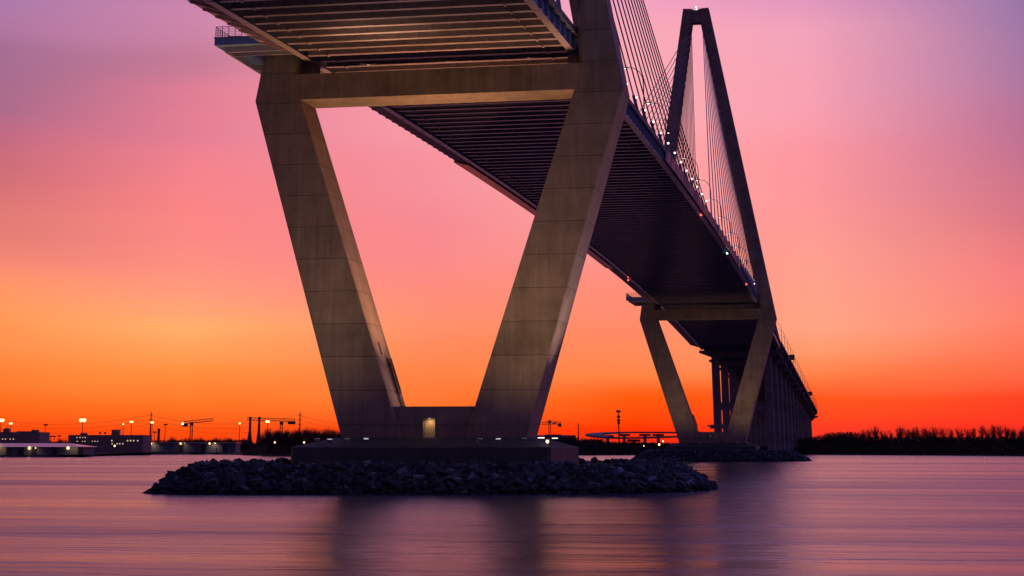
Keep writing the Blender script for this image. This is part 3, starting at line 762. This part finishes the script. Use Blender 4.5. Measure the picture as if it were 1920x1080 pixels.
# long low warehouse, left
L = shoreL(60)+14
r = facing('warehouse', -60, L); W = (168+60)*px(L); H = hz(838, L)-1.6
tag(r, 'long low warehouse with a pale pitched roof at the left edge of the far shore', 'warehouse')
MB().box(0, W-2, 0, 36, 0, H).build('wall', M_METW, r)
hr = hz(831, L)-1.6
MB().loft([[(-1, -1.5, H+.02), (W, -1.5, H+.02), (W, 37, H+.02), (-1, 37, H+.02)], [(-1, 17.6, hr), (W-11, 17.6, hr), (W-11, 18.4, hr), (-1, 18.4, hr)]]).build('roof', M_ROOF, r)
for u in (16, 40, 66, 107, 157):
    x = (u+60)*px(L); MB().box(x, x+2.6, -.12, -.02, 0, 3.6).build('door', M_GLASS, r)
def wall_lamp(par, x, z, rad=.42, m=M_FLOOD, y=-.9):
    MB().tube([(x, 0, z), (x, y, z)], .06, 4).ball((x, y, z), rad, 8, 5).build('wall_lamp', m, par)
for u in (1, 62, 138): wall_lamp(r, (u+60)*px(L), H-.5, .75)
# dark office building behind it
def windows_row(par, xs_, z0, z1, m=M_WINL, wd=.75, y=-.06):
    for x in xs_:
        if int(x*7) % 5 == 0: continue
        MB().box(x, x+wd, y, y+.04, z0, z1).build('window', m, par)
L = 1090
r = facing('office_building', -45, L); W = (79+45)*px(L); H = hz(810, L)-1.6
tag(r, 'dark flat-roofed building behind the left warehouse with a row of tiny lit windows', 'building')
MB().box(0, W, 0, 26, 0, H).build('wall', M_BRICK, r)
MB().box((57+45)*px(L), (68+45)*px(L), 6, 12, H, H+1.3).box((30+45)*px(L), (55+45)*px(L), 4, 20, H, H+.5).build('roof_plant', M_BRICK, r)
MB().loft([[((45+a)*px(L), 8+b, H) for a, b in ((0, -1), (10, -1), (10, 5), (0, 5))], [((45+a)*px(L), 8+b, H+1.6) for a, b in ((0, -1), (10, -1), (10, 5), (0, 5))], [((45+a)*px(L), 8+b, H+2.3) for a, b in ((3, 1), (7, 1), (7, 3), (3, 3))]]).build('roof_tower', M_BRICK, r)
windows_row(r, [(u+45)*px(L) for u in (5, 11, 20, 26.5, 38)], hz(824, L)-1.6, hz(822.5, L)-1.6)
L = 1150
r = facing('brick_building', 127, L); W = (275-127)*px(L); H = hz(815.5, L)-1.6
tag(r, 'long dark multi-storey building with a roof box and rows of small lit windows', 'building')
MB().box(0, W, 0, 30, 0, H).build('wall', M_BRICK, r)
MB().box((208-127)*px(L), (221-127)*px(L), 6, 14, H, hz(805.5, L)-1.6).build('roof_box', M_BRICK, r)
MB().box((147-127)*px(L), (158-127)*px(L), 5, 10, H, H+1.2).build('roof_plant', M_BRICK, r)
for u in (186, 196): MB().box((u-127-1.7)*px(L), (u-127+1.7)*px(L), 4, 6, H+.7, H+1.7).box((u-127-.2)*px(L), (u-127+.2)*px(L), 4.8, 5.2, H, H+.7).build('roof_tank', M_DARK, r)
rw = random.Random(2)
windows_row(r, [(u-127)*px(L) for u in (143, 149, 154, 159)], hz(821, L)-1.6, hz(819.5, L)-1.6)
windows_row(r, [(u-127)*px(L) for u in (144, 154, 159, 164, 169, 174, 179, 184)], hz(828, L)-1.6, hz(826.8, L)-1.6)
windows_row(r, [(u-127)*px(L) for u in (212, 224, 229, 243, 249, 255, 259, 263)], hz(827.5, L)-1.6, hz(825, L)-1.6)
windows_row(r, [(u-127)*px(L) for u in (213, 223, 229, 228, 234)], hz(833, L)-1.6, hz(831, L)-1.6)
for u, v in ((132, 0),):
    pass
MB().box(-.02+0, W, -.25, -.02, hz(830, L)-1.6, hz(829.4, L)-1.6).build('ledge', M_BRICK, r)
# warehouse C with lit gable
L = shoreL(330)+12
r = facing('warehouse', 235, L); W = (452-235)*px(L); H = hz(831, L)-1.6
tag(r, 'long grey waterside warehouse with a flat roof edge and a lamp-lit left end', 'warehouse')
MB().box(0, W, 0, 26, 0, H).build('wall', M_METW, r)
MB().box(-.6, W+.6, -.8, 27, H+.01, H+.55).build('roof', M_ROOF, r)
for u in (340, 384, 426): MB().box((u-235)*px(L), (u-235+10)*px(L), -.14, -.02, 0, 5).build('door', M_GLASS, r)
for u in (245, 256, 269, 374, 414): MB().box((u-235)*px(L), (u-235+1.6)*px(L), -.12, -.02, .2, 3).build('door', M_GLASS, r)
for u in (286, 344, 401): wall_lamp(r, (u-235)*px(L), H-.2, .62)
for u, W_ in ((286, 2500), (344, 1200), (401, 2500), (255, 2500)):
    p = ground(u, L-3.2); spot((p.x, p.y, hz(833, L)+.6), (p.x-FH.x*-2.5, p.y+FH.y*2.5, 3), W_*.28, 140, col=(1, .6, .35), size=.2)
L = shoreL(60)+14
for u in (1, 62, 138):
    p = ground(u, L-3.0); spot((p.x, p.y, hz(840, L)), (p.x-FH.x*-2.5, p.y+FH.y*2.5, 3), 260, 130, col=(1, .6, .3), size=.2)
# small lamps on the quay between the buildings
def small_lamp(u, v, L, lab, rad=.35, m=M_WARM):
    g = ground(u, L); z = hz(v, L); o = empty('yard_lamp', g)
    MB().tube([(0, 0, 0), (0, 0, z-1.6)], .08, 5).build('post', M_DARK, o); MB().ball((0, 0, z-1.6), rad, 8, 5).build('bulb', m, o); tag(o, lab, 'lamp', 'yard lamps on the far shore')
small_lamp(215, 836, 1120, 'low yard lamp before the long dark multi-storey building', .6, M_FLOOD)
small_lamp(515, 829.5, 1000, 'small yard lamp among the bare trees left of the near tower, left one', .45)
small_lamp(570, 829.5, 1000, 'small yard lamp among the bare trees left of the near tower, right one', .45)
small_lamp(1236, 833.5, 1100, 'yard lamp on the bank right of the overpass, lower one', .6)
small_lamp(1243.5, 827.5, 1160, 'yard lamp on the bank right of the overpass, upper one', .45)
small_lamp(1207, 836, 1100, 'dim yard lamp on the bank under the overpass', .3)
# chimneys
def chimney(u, w0, w1, vtop, L, lab):
    g = ground(u, L); H = hz(vtop, L)-1.6; k = px(L)
    o = empty('chimney', g); tag(o, lab, 'chimney')
    def ring(rad, z): return [(rad*math.cos(2*math.pi*i/14), rad*math.sin(2*math.pi*i/14), z) for i in range(14)]
    MB().loft([ring(w0*k/2*1.15, 0), ring(w0*k/2*.95, H*.38), ring(w1*k/2*1.15, H*.6), ring(w1*k/2, H-1.6)]).build('shaft', M_STACK, o, smooth=False)
    MB().loft([ring(w1*k/2*1.18, H-1.6), ring(w1*k/2*1.22, H)]).build('rim', M_STACK, o)
chimney(296.5, 6.5, 4.6, 803.5, 1250, 'short plain brick chimney behind the grey waterside warehouse')
chimney(467.5, 9.5, 4.4, 781.5, 1300, 'left one of two tall twin chimneys behind the bare trees')
chimney(484.5, 9.5, 4.4, 781.5, 1300, 'right one of two tall twin chimneys behind the bare trees')
# light masts
def mast(u, v, L, lab, lit=True, size=1.0, m=M_FLOOD, spread=2):
    g = ground(u, L); H = hz(v, L)-1.6; o = empty('light_mast', g); tag(o, lab, 'light mast', 'light masts on the far shore')
    MB().tube([(0, 0, 0), (0, 0, H)], [.32, .16], 6).build('pole', M_CRANE if not lit else M_DARK, o)
    MB().box(-1.3*size, 1.3*size, -.2, .2, H-.15, H+.15).build('crossarm', M_DARK, o)
    if lit:
        for i in range(spread):
            x = (i-(spread-1)/2)*1.1*size; MB().ball((x, -.3, H+.35*size), .72*size, 8, 5, (1, .5, .8)).build('floodlight', m, o)
    else: MB().box(-1.4, 1.4, -.25, .25, H, H+.7).build('lamp_bank', M_DARK, o)
mast(-1, 790, 1000, 'bright floodlight mast cut by the left edge of the photo', True, 1.5)
mast(17.5, 795, 1250, 'floodlight mast above the dark building at the far left', True, 1.0)
mast(83, 797.5, 1200, 'unlit mast between the two dark buildings', False)
mast(152.5, 790, 1080, 'brightest floodlight mast of the far shore, rising over the dark building', True, 1.75)
mast(229, 796, 1250, 'floodlight mast right of the roof box, the left one of a pair', True, .95, spread=1)
mast(244.5, 792, 1250, 'floodlight mast right of the roof box, the right one of a pair', True, 1.05)
mast(283.5, 793, 1250, 'floodlight mast beside the tall thin power pole', True, 1.0)
mast(289, 811, 1300, 'short unlit mast left of the short chimney', False)
mast(308.5, 797, 1250, 'unlit mast right of the short chimney', False)
mast(448, 795, 1250, 'floodlight mast left of the twin chimneys', True, 1.1, spread=1)
mast(500.5, 791.5, 1250, 'floodlight mast right of the twin chimneys', True, 1.2)
for u, v in ((94, 819), (101, 819), (110, 818)):
    mast(u, v, 1400, {94: 'small far mast, leftmost in the gap between the dark buildings', 101: 'small far mast, middle one in the gap between the dark buildings', 110: 'small far mast, rightmost in the gap between the dark buildings'}[u], False)
# power poles and wires
def pole(u, v, L, lab):
    g = ground(u, L); H = hz(v, L)-1.6; o = empty('power_pole', g); tag(o, lab, 'power pole', 'tall power poles')
    MB().tube([(0, 0, 0), (0, 0, H)], [.75, .3], 8).build('pole', M_STACK, o)
    for i in range(3): MB().box(-1.3, 1.3, -.1, .1, H-2-i*3.0, H-1.75-i*3.0).build('crossarm', M_DARK, o)
    return g, H
pp = [pole(-160, 772, 1300, 'tall power pole left of the photo'), pole(280.5, 772.5, 1300, 'tall tapering power pole beside the short chimney'), pole(561, 772.5, 1300, 'tall tapering power pole above the bare trees'), pole(850, 772.5, 1300, 'tall power pole hidden behind the near tower base')] if False else [None]
g1 = pole(280.5, 772.5, 1300, 'tall tapering power pole beside the short chimney'); g2 = pole(561, 772.5, 1300, 'tall tapering power pole rising above the bare trees left of the tower')
g3 = pole(1085, 793, 1700, 'slim power pole right of the near tower')
def wires(a, b, sag, lab, n=3):
    mb = MB()
    for i in range(n):
        for x in (-1.2,):
            A = a[0]+RT*x+Vector((0, 0, a[1]-1.9-i*3)); B = b[0]+RT*x+Vector((0, 0, b[1]-1.9-i*3)); pts_ = []
            for k in range(13):
                t = k/12; p = A.lerp(B, t); p.z -= sag*4*t*(1-t); pts_.append(p)
            mb.tube(pts_, .06, 3, False)
    tag(mb.build('power_line', M_DARK), lab, 'power line')
gl = (ground(-40, 1300), hz(776, 1300)-1.6); gr = (ground(640, 1300), hz(789, 1300)-1.6)
wires(gl, g1, 5.5, 'thin power line sagging from the left edge to the first tall pole')
wires(g1, g2, 6, 'thin power line sagging between the two tall poles')
wires(g2, gr, .8, 'thin power line running from the second tall pole behind the tower')
wires(g3, (ground(1240, 1700), hz(818, 1700)-1.6), 2, 'thin power line going right from the slim pole behind the overpass', 2)
# tower cranes
def crane(um, vm, ul, ur, vl, vr, L, lab, cat=False):
    g = ground(um, L); o = empty('tower_crane', g); o.rotation_euler = (0, 0, YAW); tag(o, lab, 'crane', 'tower cranes on the horizon')
    H = hz(vm, L)-1.6; k = px(L)
    m = MB(); hw = .9
    for sx in (-1, 1):
        for sy in (-1, 1): m.tube([(sx*hw, sy*hw, 0), (sx*hw, sy*hw, H)], .2, 4)
    z = 0; i = 0
    while z < H-2:
        m.tube([(-hw, -hw, z), (hw, -hw, z+2)] if i % 2 else [(hw, -hw, z), (-hw, -hw, z+2)], .13, 4)
        m.tube([(-hw, hw, z), (hw, hw, z+2)] if i % 2 else [(hw, hw, z), (-hw, hw, z+2)], .13, 4); z += 2; i += 1
    m.build('mast', M_CRANE, o)
    xl, xr = (ul-um)*k, (ur-um)*k; zl, zr = hz(vl, L)-1.6, hz(vr, L)-1.6
    j = MB(); jh = 1.9; nseg = int((xr-xl)/2.5)
    def P(x, up): return (x, 0, zl+(zr-zl)*(x-xl)/(xr-xl)+up)
    for up, yy in ((0, -.7), (0, .7), (jh, 0)):
        j.tube([(xl, yy, P(xl, up)[2]), (xr, yy, P(xr, up)[2])], .22, 4)
    for i in range(nseg):
        x0 = xl+(xr-xl)*i/nseg; x1 = xl+(xr-xl)*(i+.5)/nseg; x2 = xl+(xr-xl)*(i+1)/nseg
        j.tube([P(x0, 0), P(x1, jh), P(x2, 0)], .15, 4)
    j.build('jib', M_CRANE, o)
    MB().box(-1.3, 1.3, -1.2, 1.2, H-2.6, H-.3).build('cab', M_DARK, o)
    return o, k, H, P, xl, xr
o, k, H, P, xl, xr = crane(357.5, 791, 341, 400, 794.5, 789, 1500, 'glow-reddened tower crane over the grey waterside warehouse')
MB().box(xl-.5, xl+3.5, -1, 1, P(xl, 0)[2]-2.2, P(xl, 0)[2]+.3).build('counterweight', M_DARK, o); MB().ball((xl-.4, -.8, P(xl, 0)[2]), .9, 8, 5).build('work_lamp', M_WHITE, o)
o, k, H, P, xl, xr = crane(526.5, 790, 458, 554, 787.5, 790.5, 1500, 'glow-reddened tower crane with a long jib passing behind the twin chimneys')
MB().box(xr-6, xr, -1, 1, P(xr, 0)[2]-2, P(xr, 0)[2]+.3).build('counterweight', M_DARK, o)
o, k, H, P, xl, xr = crane(1031, 788, 1015, 1054, 796, 795, 1700, 'small glow-reddened tower crane just right of the near tower')
MB().tube([(0, 0, H), P(xl+3, 2)], .15, 4).tube([(0, 0, H), P(xr-3, 2)], .15, 4).build('tie_bar', M_CRANE, o)
MB().box(xr-3, xr, -1, 1, P(xr, 0)[2]-2.4, P(xr, 0)[2]+.6).build('counterweight', M_DARK, o)
MB().box(2.5, 6, -1.1, -.7, P(3, 0)[2]+.3, P(3, 0)[2]+1.4).build('banner', M_ROOF, o)
# cell tower
L = 1300; g = ground(1161, L); H = hz(770, L)-1.6; o = empty('cell_tower', g); tag(o, 'tall slim cell tower with antenna rings between the two bridge towers', 'antenna tower')
MB().tube([(0, 0, 0), (0, 0, H)], [.6, .3], 8).build('pole', M_CRANE, o)
for v, w_r in ((771, 1.3), (781, .9), (788, .9), (793, .7)):
    z = hz(v, L)-1.6; a = MB()
    for q in range(9):
        an = 2*math.pi*q/9; x, y = w_r*math.cos(an), w_r*math.sin(an)
        a.box(x-.2, x+.2, y-.15, y+.15, z-.8, z+.8)
    a.tube([(w_r*math.cos(t*.7), w_r*math.sin(t*.7), z) for t in range(10)], .08, 4); a.build('antenna_ring', M_DARK, o)
# overpass: curved elevated road
o = empty('overpass', ground(1190, 1300)); tag(o, 'curved concrete overpass on short piers seen between the two bridge towers', 'overpass')
g0 = Vector(o.location)
path = [(1330, 811, 1380), (1250, 810.5, 1350), (1180, 810.3, 1320), (1145, 811.3, 1290), (1125, 812.8, 1250), (1113, 814.5, 1210), (1116, 816.5, 1180), (1130, 818.8, 1165), (1150, 820.5, 1160), (1200, 820.5, 1175), (1260, 818.5, 1190), (1330, 817.5, 1210)]
pp2 = [far(*p) for p in path]; fine = []
for i in range(len(pp2)-1):
    a, b, c, d = pp2[max(0, i-1)], pp2[i], pp2[i+1], pp2[min(len(pp2)-1, i+2)]
    for q in range(5):
        t = q/5; fine.append(.5*((2*b)+(c-a)*t+(2*a-5*b+4*c-d)*t*t+(3*b-a-3*c+d)*t**3))
fine.append(pp2[-1]); rings = []
for i, p in enumerate(fine):
    d = (fine[min(i+1, len(fine)-1)]-fine[max(i-1, 0)]); d.z = 0; d.normalize(); nrm = Vector((-d.y, d.x, 0)); q = p-g0
    rings.append([tuple(q+nrm*5+Vector((0, 0, -.7))), tuple(q-nrm*5+Vector((0, 0, -.7))), tuple(q-nrm*5.2+Vector((0, 0, .35))), tuple(q+nrm*5.2+Vector((0, 0, .35)))])
MB().loft(rings).build('road_deck', M_PIER, o)
for u, v, L_ in ((1139, 814, 1270), (1170, 812, 1310), (1209, 812, 1330), (1234, 812, 1345), (1188, 822, 1172)):
    p = far(u, v, L_)-g0; zz = p.z-.8
    MB().box(p.x-1, p.x+1, p.y-1, p.y+1, -.4, zz).box(p.x-4, p.x+4, p.y-1.2, p.y+1.2, zz-1.2, zz+.2).build('pier', M_PIER, o)

# ------------------------------------------------------------------ bare trees and scrub
def bare_tree(seed, H=10, spread=.5, twig=5, tl=.27, th=1.0):
    r = random.Random(seed); mb = MB()
    def grow(p, d, L, rad, lev):
        n = 3; pts_ = [p]; q = p
        for i in range(n):
            d = (d+Vector((r.gauss(0, .13), r.gauss(0, .13), r.gauss(0.03, .08)))).normalized(); q = q+d*(L/n); pts_.append(q)
        mb.tube(pts_, [rad*(1-.45*i/n) for i in range(n+1)], 4 if lev < 2 else 3, False)
        if lev >= twig: return
        k = 3 if lev < 3 else r.choice((2, 3, 3))
        for i in range(k):
            base = pts_[-1] if i < 2 else pts_[r.choice((1, 2))]
            nd = (d+Vector((r.gauss(0, spread), r.gauss(0, spread), r.gauss(.06, spread*.55)))).normalized()
            grow(base, nd, L*r.uniform(.62, .8), max(rad*.55, .022*th), lev+1)
    for _ in range(r.choice((1, 2, 2))):
        grow(Vector((r.gauss(0, .2), r.gauss(0, .2), 0)), Vector((r.gauss(0, .15), r.gauss(0, .15), 1)).normalized(), H*tl, H*.015, 0)
    return mb
def crown_tree(seed):
    """leafless tree with a rounded crown: forked limbs, each carrying fine twigs out to the crown's outline"""
    r = random.Random(seed); mb = MB(); lobes = []
    for _ in range(r.choice((3, 4, 5))):
        lobes.append((Vector((r.uniform(-2.3, 2.3), r.uniform(-1.3, 1.3), r.uniform(6.6, 7.7))), r.uniform(1.5, 2.1)))
    fork = Vector((r.uniform(-.2, .2), 0, r.uniform(2.6, 4.2)))
    mb.tube([(0, 0, 0), fork*.5+Vector((.08, 0, 0)), fork], [.17, .14, .11], 5, False)
    for c, R in lobes:
        for _ in range(11):
            d = Vector((r.gauss(0, 1), r.gauss(0, 1), r.gauss(.35, .9))).normalized(); e = c+d*R*r.uniform(.75, 1.05); e.z = min(e.z, 9.2)
            mid = fork.lerp(e, .5)+Vector((r.gauss(0, .2), r.gauss(0, .2), r.uniform(0, .5)))
            mb.tube([fork, mid, e], [.075, .045, .02], 3, False)
            for _k in range(13):
                t = r.uniform(.35, 1); p = mid.lerp(e, (t-.5)*2) if t > .5 else fork.lerp(mid, t*2)
                q = p+(Vector((r.gauss(0, 1), r.gauss(0, 1), r.gauss(.5, .8))).normalized())*r.uniform(.5, 1.1)
                mb.tube([p, q], [.026, .014], 3, False)
                w = q+(Vector((r.gauss(0, 1), r.gauss(0, 1), r.gauss(.4, .8))).normalized())*r.uniform(.25, .5)
                mb.tube([p.lerp(q, .6), w], [.02, .012], 3, False)
    return mb
TREES = [crown_tree(40+s_) for s_ in range(7)]
TM = []
for i, tb in enumerate(TREES):
    z1 = max(v[2] for v in tb.v); tb.v = [(v[0]*10/z1, v[1]*10/z1, v[2]*10/z1) for v in tb.v]
    TM.append(tb.mesh('bare_crown', M_BARK))
trunk = MB().tube([(0, 0, -1), (0.05, 0, 1.2), (0, .03, 2.6)], [.28, .22, .16], 7).mesh('trunk', M_BARK)
rt_ = random.Random(17)
def tree(u, vtop, L, lab, grp, wf=.8):
    g = ground(u, L); H = hz(vtop, L)-1.6; o = empty('bare_tree', g, rt_.uniform(0, 6.28)); s = H/10
    tag(o, lab, 'tree', grp)
    w = s*wf*rt_.uniform(.8, 1.25)
    inst('trunk', trunk, o, (0, 0, 0), (0, 0, 0), (s, s, s)); inst('crown', TM[rt_.randrange(7)], o, (0, 0, 0), (0, 0, rt_.uniform(0, 6)), (w, w, s))
# right bank tree line
u = 1618
while u < 1960:
    env = 802 if u < 1640 else (797 if u < 1665 else (803 if u < 1680 else 798))
    if u > 1800: env = 795
    tree(u, env+rt_.uniform(-2.5, 3.5), 1190+rt_.uniform(-15, 25), 'leafless tree in the dark row along the right bank', 'bare trees on the right bank', .8)
    u += rt_.uniform(8, 17)
for u in (1578, 1585, 1590, 1597): tree(u, 809+rt_.uniform(-1, 2), 1190, 'small leafless tree on the low mound right of the viaduct', 'small trees on the mound')
# left trees
u = 492
while u < 640:
    tree(u, 803+rt_.uniform(-4, 6) + (6 if u < 500 else 0), 1010+rt_.uniform(-20, 60), 'leafless tree in the dense clump left of the near tower', 'bare trees left of the near tower')
    u += rt_.uniform(2.6, 5.5)
u = 318
while u < 470:
    tree(u, 822+rt_.uniform(-5.5, 3), 1290+rt_.uniform(-10, 40), 'small leafless tree behind the grey waterside warehouse', 'small trees behind the warehouse')
    u += rt_.uniform(4, 9)
for u in (112, 117, 123, 92, 86): tree(u, 821+rt_.uniform(-2, 2), 1250, 'small leafless tree in the gap between the dark buildings', 'small trees between the buildings')
for u in range(1092, 1130, 7): tree(u, 819+rt_.uniform(-1, 2), 1150, 'small leafless tree on the bank at the left end of the overpass', 'small trees by the overpass')

# scrub: dense low vegetation, one mass
def scrub(segs, name, lab, dens=1.0, seed=1):
    r = random.Random(seed); mb = MB(); nz_ = 0
    for (u0, u1, v0, v1, L0, L1, dp) in segs:
        n = int(abs(u1-u0)*3.2*dens)
        # core mound
        m_ = max(3, int(abs(u1-u0)/2.2)); ring = []
        prof = [(0, 0), (0, .45), (.12, .74), (.5, .86), (1, .8), (1, 0)]
        rings = []
        for i in range(m_+1):
            q = i/m_; u = lerp(u0, u1, q); L = lerp(L0, L1, q); H = hz(lerp(v0, v1, q), L)-1.2
            g = ground(u, L); row = []
            for a, b in prof:
                p = g+FH*(a*dp+r.uniform(-.3, .3)*(a > 0)); row.append((p.x, p.y, .9+H*b*r.uniform(.82, 1.04)))
            rings.append(row)
        mb.loft(rings)
        for i in range(n*14):
            q = r.random(); u = lerp(u0, u1, q); L = lerp(L0, L1, q); H = hz(lerp(v0, v1, q), L)-1.2
            a = r.random()**1.5; b = r.uniform(.1, 1.0) if a < .15 else r.uniform(.72, 1.06)
            p = ground(u, L)+FH*(a*dp-.8)+Vector((0, 0, -.6+H*b*r.uniform(.9, 1.03)))
            s = r.uniform(.35, 1.1); d1 = Vector((r.gauss(0, 1), r.gauss(0, 1), r.gauss(0, 1))).normalized()*s; d2 = d1.cross(Vector((r.gauss(0, 1), r.gauss(0, 1), r.gauss(0, 1)))).normalized()*s*.7
            b0 = len(mb.v); mb.v += [tuple(p), tuple(p+d1), tuple(p+d2)]; mb.f.append((b0, b0+1, b0+2))
    tag(mb.build(name, M_SCRUB), lab, 'scrub', kind='stuff')
def SL(u): return shoreL(u)+5
scrub([(1500, 1560, 826, 816, SL(1500), SL(1560), 30), (1560, 1620, 817, 820, SL(1560), SL(1620), 30), (1620, 1760, 820, 820, SL(1620), SL(1760), 30), (1760, 1990, 820, 819, SL(1760), SL(1990), 30)], 'undergrowth', 'dense dark undergrowth covering the right bank below the bare trees', 1, 2)
scrub([(455, 500, 838, 822, SL(455), SL(500), 25), (500, 640, 824, 824, SL(500), SL(640), 30), (640, 760, 818, 830, SL(640), SL(760), 30)], 'undergrowth', 'dense dark thicket on the shore left of the near tower', 1, 3)
scrub([(960, 1085, 822, 821, SL(960)+8, SL(1085)+8, 30), (1085, 1130, 826, 824, SL(1085), SL(1130), 30), (1130, 1290, 829, 832, SL(1130), SL(1290), 25), (1290, 1510, 838, 838, SL(1290), SL(1500), 25)], 'undergrowth', 'low dark brush on the bank between the two bridge towers', 1, 4)
# dark treeline farther inland on the left, low
scrub([(-40, 235, 829, 829, 1320, 1330, 20), (235, 470, 826.5, 825.5, 1330, 1330, 20)], 'undergrowth', 'low far hedge line behind the warehouses', .7, 5)
scrub([(1555, 1600, 813, 811, 1230, 1230, 20), (1600, 1625, 811, 815, 1230, 1230, 20)], 'undergrowth', 'rounded dark mound of brush right of the viaduct end', 1, 6)
# building to the right of tower 1 (flat roofed)
L = 1280; r = facing('office_building', 1000, L); W = (1084-1000)*px(L); H = hz(816, L)-1.6
MB().box(0, W, 0, 25, 0, H).build('wall', M_BRICK, r); MB().box((1024-1000)*px(L), (1056-1000)*px(L), 3, 10, H, H+.5).build('roof_plant', M_BRICK, r)
tag(r, 'low flat-roofed dark building just right of the near tower under the small crane', 'building')
